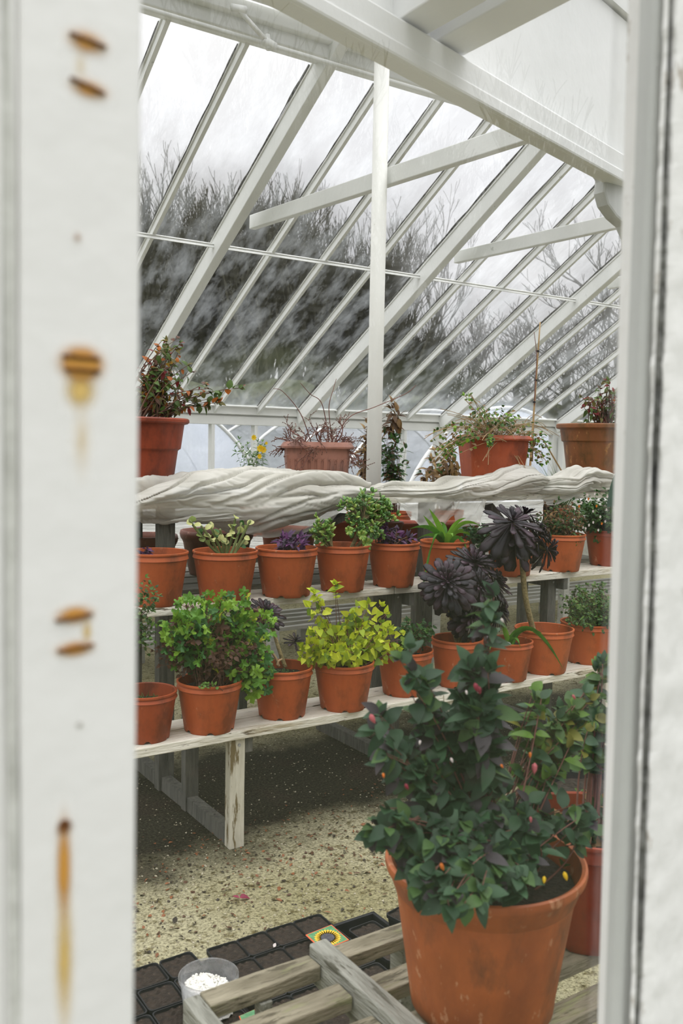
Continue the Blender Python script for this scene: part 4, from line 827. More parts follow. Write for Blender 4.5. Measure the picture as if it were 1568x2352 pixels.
t = potted('terracotta pot with a woody brown-green plant, upper row at right', 3.628, 3.335, Z2, .126, .196, 2, phase=.5)
bush(t, (3.62,3.33,Z2+.16), .07, [(*EL(1290,1190,3.33,64,46), 70)], [LG[0],DEAD[1],LG[2],DEAD[0]], L=.024, Wd=.015, nl=9, t0=.3, seed=23, stem=.0014, side=.2)
bush(t, (3.70,3.24,Z2+.17), .01, [(*EL(1322,1240,3.22,7,18), 4)], LG, L=.016, Wd=.013, shape='round', nl=6, t0=.3, seed=24, name='trailing_shoot')
t = potted('terracotta pot of bushy green dotted with tiny white flowers, upper row, right end', 4.05, 3.37, Z2, .135, .200, 1, phase=.4)
bush(t, (4.05,3.37,Z2+.16), .08, [(*EL(1378,1180,3.37,80,62), 120)], [LG[0],LG[2],LG[0]], L=.025, Wd=.021, nl=9, t0=.3, seed=25, stem=.0013, side=.15)
b = MB(); rg = random.Random(9)
for i in range(20):
    c = at(rg.uniform(1325,1420), rg.uniform(1125,1225), 3.26); 
    for k in range(5): a = k*1.257; b.leaf(c, Vector((math.cos(a), -.3, math.sin(a))), Vector((0,-1,0)), .009, .007, 'round', 3, .1, .1, 0 if i % 5 else 1)
b.build('flowers', [M_whi, M_orn], t)
t = potted('terracotta pot with one huge dark green leaf drooping in at the right frame', 4.48, 3.36, Z2, .14, .21, 1)
b = MB(); b.leaf(at(1452,1085,3.25), at(1405,1155,3.2)-at(1450,1085,3.25)+Vector((0,0,-.02)), Vector((-.3,-1,.3)), .26, .17, 'ovate', 9, .25, .25); b.leaf(at(1460,1180,3.25), Vector((-.25,-.1,-.35)), Vector((-.3,-1,.2)), .20, .12, 'ovate', 9, .2, .3)
b.build('foliage', leafmat('big_leaf', (.022,.075,.040), tr=.1, rough=.35), t, smooth=True); stalk(t, [Vector((4.48,3.36,Z2+.16)), at(1470,1080,3.3), at(1452,1085,3.25)], .008, .006, M_stem)
# ---- old pots on the back shelf
def oldpot(label, x, y, z, r, h, plant=None, lip=.02, mats=None):
    t = thing('old_pot', label, 'pot', (x, y, z)); o = Vector((x,y,z)); b = MB()
    b.lathe([(0,0),(r*.74,0),(r*.76,.01),(r*.93,h-lip*1.6),(r*.95,h-lip*1.4),(r,h-lip),(r+.004,h-lip*.5),(r,h),(r-.012,h),(r-.022,h-lip),(r*.78,h*.3)], 48, c=o); b.build('pot', mats or M_potdark, t, smooth=True)
    shift(soil(r*.86, h*.80, x), o).build('soil', M_soil, t)
    return t
oldpot('old thick-rimmed brown pot behind the left end of the upper row', 1.60, 4.10, .85, .150, .215, lip=.035); 
t = oldpot('wide old brown pot with a thick rim behind the variegated geranium', 1.985, 4.12, .85, .182, .222, lip=.035)
oldpot('dark red-brown pot behind the purple-leaved pot', 2.38, 4.08, .85, .150, .222, mats=M_red)
oldpot('dark red-brown pot behind the jade plant', 2.66, 3.95, .85, .115, .262, mats=M_red)
oldpot('small brown pot perched behind the shrivelled purple plant', 2.98, 3.98, .85, .062, .245, mats=M_potdark)
oldpot('dark pot behind the strap-leaved plant, under the hanging fleece', 3.12, 4.08, .85, .14, .232, mats=M_red)
oldpot('dark pot behind the trailing ivy', 3.50, 4.05, .85, .14, .22, mats=M_red)
# ---- planters on the high shelf
ZT = 1.265
def roundplanter(label, x, y, z, r, h, mat, step=.66, rimh=.022, lipw=.018):
    t = thing('potted_shrub', label, 'potted plant', (x,y,z)); o = Vector((x,y,z)); b = MB(); rb = r*.70
    rs = rb+(r*.90-rb)*step
    b.lathe([(0,0),(rb,0),(rb+.004,.006),(rs,h*step),(rs+.006,h*step+.004),(rs+.012,h*step+.008),(r*.92,h-rimh-.004),(r-.006,h-rimh),(r,h-rimh+.006),(r,h-.006),(r-.005,h),(r-lipw-.006,h),(r-lipw-.012,h-.01),(r*.8,h*.5),(rb,h*.3)], 72, c=o); p_ = b.build('pot', mat, t, smooth=True); p_.modifiers.new('edge','EDGE_SPLIT').split_angle = R(30)
    shift(soil(r*.84, h*.88, x), o).build('soil', M_soil, t); return t
def trough(label, x, y, z, lx, ly, h, mat, taper=.82, flutes=0, rimh=.035, rot=0, name='planter_trough', rimo=.012):
    t = thing(name, label, 'planter', (x,y,z)); b = MB(); cr = .03
    def ring(sx, sy, zz, c=cr, n=6):
        out_ = []
        for (qx, qy, a0) in ((1,1,0),(-1,1,90),(-1,-1,180),(1,-1,270)):
            for k in range(n+1): a = R(a0+90*k/n); out_.append(Vector((qx*(sx-c)+c*math.cos(a), qy*(sy-c)+c*math.sin(a), zz)))
        return out_
    X_, Y_ = lx/2, ly/2; rings = [ring(X_*taper, Y_*taper, 0), ring(X_*(taper+(1-taper)*.80), Y_*(taper+(1-taper)*.80), h-rimh-.03), ring(X_*.955, Y_*.955, h-rimh-.026), ring(X_*.965, Y_*.965, h-rimh), ring(X_+rimo, Y_+rimo, h-rimh+.004), ring(X_+rimo, Y_+rimo, h-rimh+.012), ring(X_, Y_, h-.004), ring(X_-.004, Y_-.004, h), ring(X_-.018, Y_-.018, h), ring(X_-.022, Y_-.022, h-.04), ring(X_*taper, Y_*taper, h*.3)]
    K = len(rings[0]); vs = [v for r_ in rings for v in r_]; fs = [(i*K+j, i*K+(j+1)%K, (i+1)*K+(j+1)%K, (i+1)*K+j) for i in range(len(rings)-1) for j in range(K)]
    fs.append(tuple(range(K-1,-1,-1))); b.add(vs, fs)
    if flutes:
        for i in range(flutes):
            u = (i+.5)/flutes*2-1; z1_ = h-rimh-.045
            for sgn in (-1, 1):
                a = Vector((u*X_*taper*.93, sgn*(Y_*taper+.003), .01)); c = Vector((u*X_*.90, sgn*(Y_*.985), z1_)); w = lx/flutes*.30; b.beam(a, c, w*2*.8, .006, (0,sgn,0))
                arc = [c+Vector((w*1.2*math.cos(q*math.pi/6), 0, -.004-.010*math.sin(q*math.pi/6))) for q in range(7)]; b.tube(arc, .0028, 5)
    cr_, sr_ = math.cos(rot), math.sin(rot); b.v = [Vector((x+v.x*cr_-v.y*sr_, y+v.x*sr_+v.y*cr_, z+v.z)) for v in b.v]
    p_ = b.build('box', mat, t, smooth=True); p_.modifiers.new('edge','EDGE_SPLIT').split_angle = R(32)
    sb = MB(); sr = ring(X_-.022, Y_-.022, h-.035); sb.add([Vector((x+v.x*cr_-v.y*sr_, y+v.x*sr_+v.y*cr_, z+v.z)) for v in sr], [tuple(range(K))]); sb.build('soil', M_soil, t)
    return t
# red-brown big pot with autumn shrub
t = roundplanter('big red-brown planter at the left, holding a shrub with orange and red autumn leaves', 1.385, 3.78, ZT, .27, .345, M_red, step=.60)
zt = ZT+.31
bush(t, (1.42,3.74,zt), .10, [(*EL(392,850,3.74,52,66), 20), (*EL(350,890,3.74,40,60), 12), (*EL(440,910,3.72,50,40), 12), (*EL(410,792,3.74,16,26), 4), (*EL(370,830,3.7,30,50), 6)], AUT, L=.036, Wd=.022, nl=9, t0=.3, seed=60, stem=.0035, weights=(6,2.2,1.4,4,3,1), curl=.7, droop=.6)
bush(t, (1.48,3.74,zt), .03, [(*EL(545,890,3.7,6,5), 2), (*EL(500,920,3.7,8,12), 3)], AUT, L=.045, Wd=.030, nl=4, t0=.55, seed=61, stem=.0025, weights=(6,1,1,3,0,0), name='side_branch')
# pink trough with bare twigs
t = trough('faded pink fluted plastic trough holding a bare twiggy shrub', 2.335, 3.74, ZT, .325, .15, .258, M_pink, taper=.84, flutes=9, rot=-.42)
rg = random.Random(14); b = MB(); bb = MB()
def twigs(p, d, Ln, r, dep, tgt=None):
    pts = [p]; q = p.copy(); dd = d.copy()
    for i in range(4):
        dd = (dd+Vector((rg.uniform(-1,1), rg.uniform(-1,1), rg.uniform(-.9,.7)))*.38).normalized(); q = q+dd*Ln/4; pts.append(q.copy())
        if dep < 2 and rg.random() < .8: bb.fat(q, (dd+rin(rg)*.8).normalized(), Vector((0,-1,0)), .008, .005, .004, 'lance', 3, 0, 0)
    b.tube(pts, [max(.0011, r*(1-.12*i)) for i in range(5)], 5, cap=False)
    if dep:
        for k in range(3): grow_d = (dd+rin(rg)*.75+Vector((0,0,.05))).normalized(); twigs(pts[rg.randrange(1,5)], grow_d, Ln*rg.uniform(.6,.95), r*.62, dep-1)
for i in range(15):
    a = i*2.4; d = Vector((math.cos(a)*1.4, math.sin(a)*.9, .25+.5*rg.random())).normalized(); twigs(Vector((2.37+.06*math.cos(a), 3.74+.03*math.sin(a), ZT+.22)), d, .095, .0055, 3)
b.build('twigs', M_redtwig, t, smooth=True); bb.build('buds', M_brown, t)
stalk(t, [Vector((2.42,3.73,ZT+.24)), at(800,960,3.68), at(860,935,3.66), at(930,905,3.64), at(955,885,3.62)], .0025, .0014, M_redtwig, 'long_twig')
stalk(t, [Vector((2.40,3.73,ZT+.24)), at(740,930,3.7), at(712,905,3.7), at(690,880,3.7)], .0025, .0012, M_redtwig, 'long_twig'); stalk(t, [Vector((2.42,3.73,ZT+.24)), at(755,940,3.7), at(765,895,3.7), at(772,870,3.7)], .0025, .0012, M_redtwig, 'long_twig')
stalk(t, [Vector((2.30,3.73,ZT+.24)), at(690,950,3.7), at(650,900,3.7), at(628,893,3.7)], .0025, .0012, M_redtwig, 'long_twig')
# orange trough with tangled vine
t = trough('bright terracotta trough draped with a tangled half-dead vine', 3.50, 3.75, ZT, .35, .27, .315, M_pots[1], taper=.80, rimh=.030, rot=-.40)
rg = random.Random(40); b = MB(); zt = ZT+.30
for i in range(90):
    s = Vector((3.47+rg.uniform(-.15,.15), 3.72+rg.uniform(-.1,.1), zt)); e = s+Vector((rg.uniform(-.22,.26), rg.uniform(-.12,.08), rg.uniform(.0,.15)-.03)); c = s.lerp(e, .5)+Vector((rg.uniform(-.05,.05), rg.uniform(-.05,.05), rg.uniform(.03,.14))); b.tube(curve(s, c, e, 8), .0016, 4, cap=False)
for (x_, y_, k_) in ((1010,1040,.1),(985,1000,.12),(1250,1060,.12),(1275,1010,.14),(1210,1080,.1),(1120,1060,.06),(1000,1060,.1),(1070,910,.02),(1020,950,.05)):
    for j in range(3): e = at(x_+rg.uniform(-12,12), y_+rg.uniform(-12,12), 3.56); s = Vector((3.47+rg.uniform(-.1,.1), 3.70, zt)); b.tube(curve(s, s.lerp(e,.5)+Vector((0,0,k_)), e, 10), .0018, 4, cap=False)
b.build('dry_stems', M_straw, t)
bush(t, (3.47,3.72,zt-.02), .12, [(*EL(1130,955,3.7,70,26), 24), (*EL(1020,1000,3.62,30,40), 13), (*EL(1225,1000,3.62,40,32), 12), (*EL(1245,1040,3.58,24,34), 16), (*EL(1125,1012,3.54,10,12), 5), (*EL(1015,1040,3.6,22,40), 8), (*EL(1070,915,3.7,14,14), 3)], [LG[1],LG[0],DEAD[0],LG[2],GER[1]], L=.026, Wd=.020, nl=7, t0=.45, seed=41, weights=(4,4,3,1,3), smat=M_straw, stem=.0013)
# cane
c0 = at(1215,1075,3.80); c1 = at(1240,740,3.86); c = thing('plant_cane', 'tall bamboo cane standing behind the vine-draped trough', 'cane', c0-Vector((0,0,.08)))
b = MB(); b.tube([c0.lerp(c1, i/12)-Vector((0,0,.12*(1-i/12))) for i in range(13)], [.0075-.0003*i for i in range(13)], 10); b.build('cane', M_cane, c, smooth=True)
for u in (.45, .6, .8):
    p = c0.lerp(c1, u); b = MB(); b.tube([p-Vector((0,0,.004)), p+Vector((0,0,.004))], .009, 10); b.build('tie', M_black, c)
stalk(c, [at(1222,1060,3.82), at(1228,900,3.83), at(1232,820,3.84), at(1226,762,3.84)], .004, .0015, M_redtwig, 'dead_stem')
# ochre round pot
t = roundplanter('mossy ochre terracotta pot at the right, holding a sparse reddish shrub', 4.49, 3.80, ZT, .30, .405, M_ochre, step=.72, rimh=.030, lipw=.03)
bush(t, (4.40,3.74,ZT+.34), .08, [(*EL(1385,905,3.72,36,48), 16), (*EL(1410,925,3.72,26,36), 10), (*EL(1345,915,3.7,26,24), 5)], AUT, L=.036, Wd=.024, nl=7, t0=.3, seed=62, stem=.003, weights=(4,.4,3,3,4,0), curl=.7, droop=.6)
# ---- plants standing on the far bench
def farplant(label, x, y, rP, targets, mats, **kw):
    t = potted(label, x, y, .86, rP, .2, 0); bush(t, (x,y,1.02), .05, targets, mats, **kw); return t
bY = 5.7
p = at(590,1060,bY); t = farplant('spindly plant with small yellow flowers, behind the fleece left of the pink trough', p.x, bY, .12, [(*EL(590,1035,bY,42,24), 16), (*EL(548,1025,bY,8,25), 3)], [LG[0],LG[1]], L=.045, Wd=.012, shape='lance', nl=10, t0=.5, seed=70, smat=M_stem)
b = MB()
for (x_, y_, s_) in ((596,1030,1.3),(604,1033,1.2),(582,1005,1.0),(595,1048,.9),(611,1018,.6)):
    c = at(x_, y_, bY-.1)
    for k in range(7): a = k*.9; b.leaf(c, Vector((math.cos(a), -.4, math.sin(a))), Vector((0,-1,0)), .022*s_, .015*s_, 'obov', 3, .1, .1)
b.build('flowers', M_yel, t)
p = at(838,1060,5.0); farplant('dried brown-leaved climber just left of the round post', p.x, 5.0, .12, [(*EL(838,1020,5.0,16,80), 14)], DEAD[:3], L=.07, Wd=.03, nl=8, t0=.25, seed=71, curl=.9, droop=.8)
p = at(905,1070,5.0); farplant('leafy green shrub right of the round post, topped with withered leaves', p.x, 5.0, .13, [(*EL(905,1055,5.0,45,40), 26), (*EL(890,1000,5.0,24,40), 10)], [LG[0],LG[2],DARK[1],LG[0],DEAD[1]], L=.06, Wd=.024, nl=8, t0=.3, seed=72)
p = at(905,940,5.0); t = thing('withered_vine', 'withered brown leaves hanging above the green shrub beside the round post', 'dried vine', p); bush(t, at(900,1010,5.0), .02, [(*EL(905,945,5.0,14,32), 6)], DEAD[:2], L=.09, Wd=.035, nl=6, t0=.2, seed=73, curl=.8, droop=.7)
p = at(1030,1060,5.0); farplant('climber with many curled brown leaves beside the bright trough', p.x, 5.0, .12, [(*EL(1025,1055,5.0,36,50), 24), (*EL(985,1080,5.0,22,26), 10)], DEAD, L=.065, Wd=.03, nl=8, t0=.25, seed=74, curl=.9, droop=.8, weights=(4,3,3,2))
p = at(1285,1085,4.9); t = potted('tuft of wiry grass between the vine-draped trough and the ochre pot', p.x, 4.9, .86, .12, .2, 0); b = MB(); rg = random.Random(75)
for i in range(260): a = rg.uniform(0,6.28); b.leaf(Vector((p.x+rg.uniform(-.05,.05), 4.9+rg.uniform(-.05,.05), 1.04)), Vector((math.cos(a)*.7, math.sin(a)*.7, 1)), Vector((0,-1,0)), rg.uniform(.2,.42), .006, 'lance', 6, .1, rg.uniform(.1,.6), rg.randrange(2))
b.build('grass_blades', GRS, t)
for i, (x_, lab) in enumerate(((1322,'thin bamboo cane rising from the grass tuft at right'),)):
    b = MB(); q = at(1300,1100,4.85); b.tube([q, at(1247,1010,4.85)], .006, 8); tag(b.build('plant_cane', M_cane), lab, 'cane')

# ------------------------------------------------------------------ foreground bench
t = thing('slatted_table', 'weathered slatted table in the foreground, the left one', 'bench', (.66, 1.3, 0)); ZB = .50
for (ya, yb) in ((1.405,1.455), (1.295,1.345), (1.185,1.235), (1.075,1.125), (.965,1.015), (.855,.905)):
    b = MB(); board(b, .672, .905, ya, yb, ZB, .028, int(ya*100)); b.build('slat', M_bench, t, bevel=.003)
for (xa, xb_) in ((.64,.672),): b = MB(); b.beam((xa+.016, .8, ZB-.028), (xa+.016, 1.455, ZB-.028), .032, .05, seg=6, wob=.001); b.build('end_rail', M_benchy, t, bevel=.003)
for (lx, ly) in ((.662,1.43), (.662,.84), (.87,.84)): b = MB(); b.box(lx-.018, lx+.018, ly-.018, ly+.018, 0, ZB-.03); b.build('leg', M_benchy, t)
p = onz(605, 2320, ZB-.05); b = MB(); b.box(p.x-.012, p.x+.012, 1.40, 1.425, .1, ZB-.03); b.build('strut', M_benchy, t)
t = thing('slatted_table', 'weathered slatted table under the large foreground pot', 'bench', (.93, 1.3, 0))
for (ya, yb) in ((1.405,1.455), (1.275,1.330), (1.155,1.205), (1.035,1.085), (.915,.965), (.80,.85)):
    b = MB(); board(b, .950, 2.3, ya, yb, ZB, .028, int(ya*130)); b.build('slat', M_bench, t, bevel=.003)
b = MB(); b.beam((.927, .7, ZB-.016), (.927, 1.455, ZB-.016), .040, .075, seg=6, wob=.001); b.build('end_rail', M_benchy, t, bevel=.004)
b = MB(); b.beam((2.30, .7, ZB-.016), (2.30, 1.455, ZB-.016), .040, .075); b.build('end_rail', M_benchy, t, bevel=.004)
for (lx, ly) in ((.935,1.30), (.935,.75), (2.29,1.43), (2.29,.75), (1.13,1.435)): b = MB(); b.box(lx-.02, lx+.02, ly-.02, ly+.02, 0, ZB-.03); b.build('leg', M_benchy, t)
# trays of square pots
def tray(x0, x1, y0, y1, lab):
    t = thing('seed_tray', lab, 'tray', (x0, y0, 0)); b = MB(); b.box(x0, x1, y0, y1, .002, .006)
    for (a, c, d, e) in ((x0,x1,y0,y0+.006),(x0,x1,y1-.006,y1),(x0,x0+.006,y0,y1),(x1-.006,x1,y0,y1)): b.box(a, c, d, e, .004, .055)
    for (a, c, d, e) in ((x0-.006,x1+.006,y0-.006,y0+.006),(x0-.006,x1+.006,y1-.006,y1+.006),(x0-.006,x0+.006,y0,y1),(x1-.006,x1+.006,y0,y1)): b.box(a, c, d, e, .052, .058)
    b.build('tray_body', M_black, t, bevel=.002); return t
tray(.60, 1.02, 1.70, 2.235, 'black plastic tray of square pots at the left, under the round tub'); tray(1.04, 1.42, 1.70, 2.22, 'black plastic tray of square pots in the middle'); tray(1.44, 1.60, 1.84, 2.19, 'short black plastic tray behind the slats, with pots at its near end only')
def sqpot(first, x, y, lab, w=.097, h=.085, fill=.93, mat=None, rot=0):
    if first is None:
        t = thing('square_pot', lab, 'plant pot', (x, y, .008)); b = MB(); a = w/2; n = 5; c = .012
        def ring(s, z, cc=c):
            o_ = []
            for (qx, qy, a0) in ((1,1,0),(-1,1,90),(-1,-1,180),(1,-1,270)):
                for k in range(n): an = R(a0+90*k/(n-1)); o_.append(Vector((x+qx*(s-cc)+cc*math.cos(an), y+qy*(s-cc)+cc*math.sin(an), .008+z)))
            return o_
        rs = [ring(a*.74,0), ring(a*.94,h-.010), ring(a,h-.010), ring(a,h), ring(a-.003,h), ring(a*.74-.002,.01)]; K = len(rs[0]); vs = [v for r_ in rs for v in r_]
        fs = [(i*K+j, i*K+(j+1)%K, (i+1)*K+(j+1)%K, (i+1)*K+j) for i in range(5) for j in range(K)]+[tuple(range(K-1,-1,-1))]; b.add(vs, fs); b.build('pot', M_black, t)
        sb = MB(); g = 9; s2 = a*.90; vs = [Vector((x-s2+2*s2*i/g, y-s2+2*s2*j/g, .008+h*fill+.004*noise.noise(Vector((i*1.1,j*1.3,x*9))))) for j in range(g+1) for i in range(g+1)]
        sb.add(vs, [(j*(g+1)+i, j*(g+1)+i+1, (j+1)*(g+1)+i+1, (j+1)*(g+1)+i) for j in range(g) for i in range(g)]); sb.build('soil', mat or M_soil2, t); return t
    r_ = first.copy(); COL.objects.link(r_); r_.location = (x, y, .008); r_.rotation_euler = (0,0,rot); r_['label'] = lab
    for ch in first.children: c = ch.copy(); COL.objects.link(c); c.parent = r_
    return r_
GP = 'square black pots in the trays'; first = None; rg = random.Random(2)
for i in range(4):
    for j in range(5):
        lab = 'small square black pot of brown soil standing in the left tray'
        t_ = sqpot(first, .655+i*.101, 2.185-j*.101, lab, rot=rg.uniform(-.03,.03)); t_['group'] = 'square pots in the left tray'
        if first is None: first = t_; bpy.context.view_layer.update()
for i in range(4):
    for j in range(5):
        if i == 3 and j > 3: continue
        t_ = sqpot(first, 1.09+i*.0935, 2.17-j*.101, 'small square black pot of brown soil standing in the middle tray', rot=rg.uniform(-.03,.03)); t_['group'] = 'square pots in the middle tray'
for j in range(2):
    t_ = sqpot(first, 1.49, 2.05-j*.101, 'small square black pot of brown soil in the short right-hand tray', rot=.05); t_['group'] = 'square pots in the right tray'
p = onz(905, 2112, .09); t_ = sqpot(first, p.x+.05, p.y, 'square black pot standing alone at the left edge of the large foreground pot', rot=.2); t_['group'] = 'lone square pot'
del t_['group']
# tub of perlite
c = onz(479, 2238, .185); TR = 69*mpp(c)
t = thing('plastic_tub', 'clear round plastic tub of white perlite standing on the black pots', 'tub', (c.x, c.y, .094)); o = Vector((c.x, c.y, .094)); hh = .185-.094
b = MB(); b.lathe([(0,0),(TR*.80,0),(TR*.82,.004),(TR*.93,hh-.012),(TR*.94,hh-.008),(TR,hh-.007),(TR,hh),(TR-.005,hh+.001),(TR-.006,hh-.002),(TR*.91,hh-.01),(TR*.79,.006)], 48, c=o); b.build('tub', M_tub, t, smooth=True)
b = MB(); K = 40; vs = [o+Vector((0,0,.066))]; fs = []
for i in range(1, 9):
    for j in range(K):
        a = 2*math.pi*j/K; r_ = TR*.84*i/8; q = Vector((r_*math.cos(a), r_*math.sin(a), 0)); vs.append(o+q+Vector((0,0,.060-q.x*.15+.012*noise.noise(q*45)+.006*noise.noise(q*160)-(.056 if i == 8 else 0))))
fs += [(0,1+j,1+(j+1)%K) for j in range(K)]+[(1+i*K+j, 1+(i+1)*K+j, 1+(i+1)*K+(j+1)%K, 1+i*K+(j+1)%K) for i in range(7) for j in range(K)]
b.add(vs, fs); rg = random.Random(3)
for i in range(420):
    a = rg.uniform(0,6.28); r_ = TR*.78*math.sqrt(rg.random()); q = o+Vector((r_*math.cos(a), r_*math.sin(a), .062-r_*math.cos(a)*.15)); s = rg.uniform(.002,.0045); b.lathe([(0,-s),(s*.8,-s*.5),(s,.2*s),(s*.5,s*.8),(0,s)], 5, c=q)
b.build('perlite', surf('perlite', (.78,.76,.68), (.88,.87,.82), 90, .95, bump=.5, bump_scale=200), t)
# seed packets
def packet(cs, lab, kind):
    P = [onz(x, y, .112) for (x, y) in cs]; cc = sum(P, Vector((0,0,0)))/4; t = thing('seed_packet', lab, 'seed packet', cc); ux = (P[1]-P[0]+P[2]-P[3])*.5; uy = (P[0]-P[3]+P[1]-P[2])*.5
    def q(u, v, h=0): return cc+ux*u+uy*v+Vector((0,0,h))
    b = MB(); b.add([q(-.5,-.5,-.0015),q(.5,-.5,-.0015),q(.5,.5,-.0015),q(-.5,.5,-.0015),q(-.5,-.5),q(.5,-.5),q(.5,.5),q(-.5,.5)], [(0,3,2,1),(4,5,6,7),(0,1,5,4),(1,2,6,5),(2,3,7,6),(3,0,4,7)]); b.build('paper', surf('packet_edge', (.62,.10,.04), (.75,.16,.06), 5, .5, bump=0), t)
    b = MB(); b.add([q(-.455,-.47,.0004),q(.47,-.47,.0004),q(.47,.47,.0004),q(-.455,.47,.0004)], [(0,1,2,3)]); b.build('printed_face', surf('packet_green', (.05,.17,.08), (.12,.32,.14), 60, .5, bump=0, spots=(.35,.3,.04) if kind else (.5,.12,.2), spot_scale=80, spot_at=.6), t)
    if kind:
        b = MB()
        for k in range(26):
            a = k*2*math.pi/26; d = Vector((math.cos(a), math.sin(a))); c0 = Vector((d.x*.2, d.y*.2)); e = Vector((d.x*.44, d.y*.44)); s = Vector((-d.y, d.x))*.055
            b.add([q(c0.x+s.x, c0.y+s.y-.03,.0008), q(c0.x-s.x, c0.y-s.y-.03,.0008), q(e.x*.8-s.x, e.y*.8-s.y-.03,.0008), q(e.x, e.y-.03,.0008), q(e.x*.8+s.x, e.y*.8+s.y-.03,.0008)], [(0,1,2,3,4)])
        b.build('printed_petals', surf('print_yellow', (.80,.42,.03), (.85,.55,.04), 60, .5, bump=0), t)
        b = MB(); b.add([q(.22*math.cos(k*.2617), .22*math.sin(k*.2617)-.03, .0012) for k in range(24)], [tuple(range(24))]); b.build('printed_centre', surf('print_dark', (.03,.03,.045), (.08,.08,.09), 90, .5, bump=0), t)
packet([(700,2147),(762,2124),(800,2158),(742,2184)], 'seed packet printed with a yellow sunflower, lying on the black pots', 1)
packet([(548,2334),(585,2318),(592,2334),(556,2350)], 'small green and pink seed packet glimpsed under the slatted table', 0)
b = MB(); p = onz(628, 2176, .098); b.leaf(p, Vector((.5,.4,.2)), Vector((0,-.5,1)), .020, .009, 'ovate', 4, .1, .2); tag(b.build('plant_label_chip', M_whi), 'tiny pale leaf lying on the soil of a square pot', 'leaf')
# ---- large foreground pot
BX, BY, BZ, BR, BH = 1.092, 1.158, ZB, .181, .272
t = thing('potted_shrub', 'large scratched terracotta pot in the foreground with a dark-leaved shrub', 'potted plant', (BX, BY, BZ)); o = Vector((BX, BY, BZ))
rb = .122; prof = [(0,.004),(rb-.006,.004),(rb,0),(rb+.006,.008)]+[(rb+.006+(.160-rb-.006)*i/6, .008+(BH*.80-.008)*i/6) for i in range(1,7)]+[(.163,BH*.80+.003),(.174,BH-.022),(.179,BH-.016),(.181,BH-.008),(.180,BH-.001),(.176,BH+.001),(.170,BH-.002),(.166,BH-.03),(.150,BH*.6),(.13,.03)]
def md(i, a, r_, z):
    k = 1+.012*math.sin(2*a+.6) if i > 3 else 1; zz = z
    if i in (1,2) and math.sin(a*6) > .8: zz = z+.01
    return r_*k, zz
b = MB(); b.lathe(prof, 96, c=o, mod=md); p_ = b.build('pot', M_big, t, smooth=True); p_.modifiers.new('edge','EDGE_SPLIT').split_angle = R(35)
shift(soil(.160, BH*.84, 2), o).build('soil', M_soil, t)
bs = Vector((BX, BY, BZ+BH*.84)); W_ = (4,4,2,1.3)
bush(t, bs, .09, [(*EL(1090,1880,1.10,180,95), 58), (*EL(1000,1930,1.05,120,70), 34), (*EL(1190,1880,1.15,120,90), 28), (*EL(960,1780,1.12,70,80), 18), (*EL(1040,2020,.96,120,36), 26), (*EL(1170,2000,.98,90,40), 14), (*EL(905,1900,1.05,50,50), 10), (*EL(1330,1900,1.05,50,60), 8)], DARK, L=.040, Wd=.027, nl=6, t0=.4, seed=80, stem=.0018, weights=W_, smat=M_redtwig, droop=.4, k=5, whorl=False)
bush(t, bs, .05, [(*EL(960,1600,1.12,32,60), 6), (*EL(1000,1680,1.12,50,60), 9), (*EL(935,1510,1.12,20,20), 2), (*EL(870,1660,1.12,24,34), 3), (*EL(900,1740,1.1,34,40), 5), (*EL(870,1915,1.1,26,26), 4)], DARK, L=.040, Wd=.026, nl=6, t0=.62, seed=81, stem=.0018, weights=(3,4,2,2.5), smat=M_redtwig, k=5, name='left_shoots')
bush(t, bs, .04, [(*EL(1090,1600,1.08,50,70), 14), (*EL(1105,1680,1.08,48,50), 8), (*EL(1095,1540,1.08,40,20), 6)], DARK, L=.050, Wd=.032, nl=7, t0=.70, seed=82, stem=.0022, weights=(4,4,1,1), smat=M_redtwig, droop=.8, k=5, name='centre_shoots')
bush(t, bs, .02, [(*EL(1128,1365,1.1,10,14), 2), (*EL(1125,1420,1.1,22,30), 3)], DARK, L=.038, Wd=.022, nl=5, t0=.80, seed=83, stem=.0022, weights=(3,3,4,2), smat=M_redtwig, k=5, name='tall_shoot')
bush(t, bs, .05, [(*EL(1240,1600,1.16,28,34), 5), (*EL(1300,1660,1.16,50,50), 10), (*EL(1265,1740,1.14,50,50), 9), (*EL(1330,1620,1.14,30,40), 5)], DARK2, L=.042, Wd=.026, nl=6, t0=.66, seed=84, stem=.0018, weights=(3,3,1,3), smat=M_redtwig, k=5, name='right_shoots')
b = MB(); rg = random.Random(90)
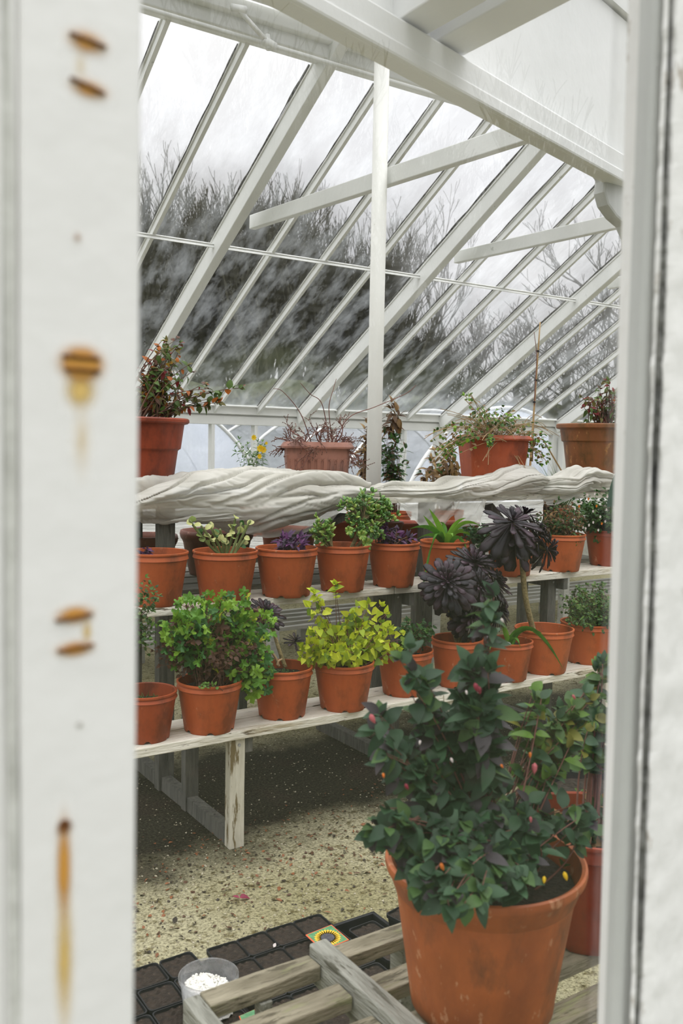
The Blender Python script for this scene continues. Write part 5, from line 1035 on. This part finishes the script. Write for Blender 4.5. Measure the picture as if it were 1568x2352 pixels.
for (x_, y_, mi, s_, Y_) in ((1217,1727,0,.014,1.05),(1228,1752,1,.026,1.05),(1012,1982,0,.016,.95),(1295,2002,2,.020,.96),(1090,1568,3,.022,1.02),(1100,1576,3,.018,1.02),(1070,1585,4,.010,1.02),(1095,1584,4,.010,1.02),(850,1640,1,.022,1.08),(1218,1875,1,.014,1.0),(1342,1898,2,.014,1.1),(1250,2012,2,.016,.95),(1315,1595,1,.014,1.1),(965,1700,4,.010,1.05),(1035,1740,4,.012,1.05),(1150,1420,4,.012,1.06),(930,1800,3,.014,1.0),(880,1775,0,.010,1.0),(1150,1755,0,.010,1.0)):
    c = at(x_, y_, Y_); d = Vector((rg.uniform(-.6,.6), -.3, -1)).normalized()
    b.fat(c, d, Vector((0,-1,0)), s_*.72, s_*.42, s_*.34, 'ovate', 5, .1, mi)
b.build('flower_buds', [M_orn, M_pnk, M_yel, M_crim, M_whi], t, smooth=True)
# ---- second foreground pot and its plant, black pot behind
t = potted('dark terracotta pot half hidden by the right frame, behind the large foreground pot', 1.455, 1.235, ZB, .150, .235, 1, mats=M_red, name='potted_shrub')
bush(t, (1.45,1.23,ZB+.2), .08, [(*EL(1370,1950,1.2,40,70), 22), (*EL(1375,1860,1.25,32,46), 12), (*EL(1300,1900,1.3,30,60), 9)], [DARK[1],DARK[2],DEAD[0],DARK[0]], L=.034, Wd=.024, nl=7, t0=.35, seed=91, stem=.0018, smat=M_brown, k=5)
bush(t, (1.45,1.23,ZB+.2), .03, [(*EL(1385,1545,1.3,26,26), 6), (*EL(1360,1700,1.25,34,50), 5), (*EL(1385,1640,1.25,24,40), 4)], DARK2, L=.040, Wd=.027, nl=9, t0=.5, seed=92, stem=.002, weights=(2,3,.5,3), smat=M_redtwig, k=5, name='tall_shoots')
q = onz(1345, 1800, .30); t = potted('wide black plastic pot on the floor behind the foreground shrub', q.x+.06, q.y, .0, .20, .30, mats=M_black, cat='plant pot', name='black_pot', collar=.12)
bush(t, (q.x+.05,q.y,.25), .12, [(*EL(1360,1850,q.y-.05,40,30), 10)], [LG[0],DEAD[0],LG[1]], L=.03, Wd=.018, nl=6, t0=.3, seed=95)
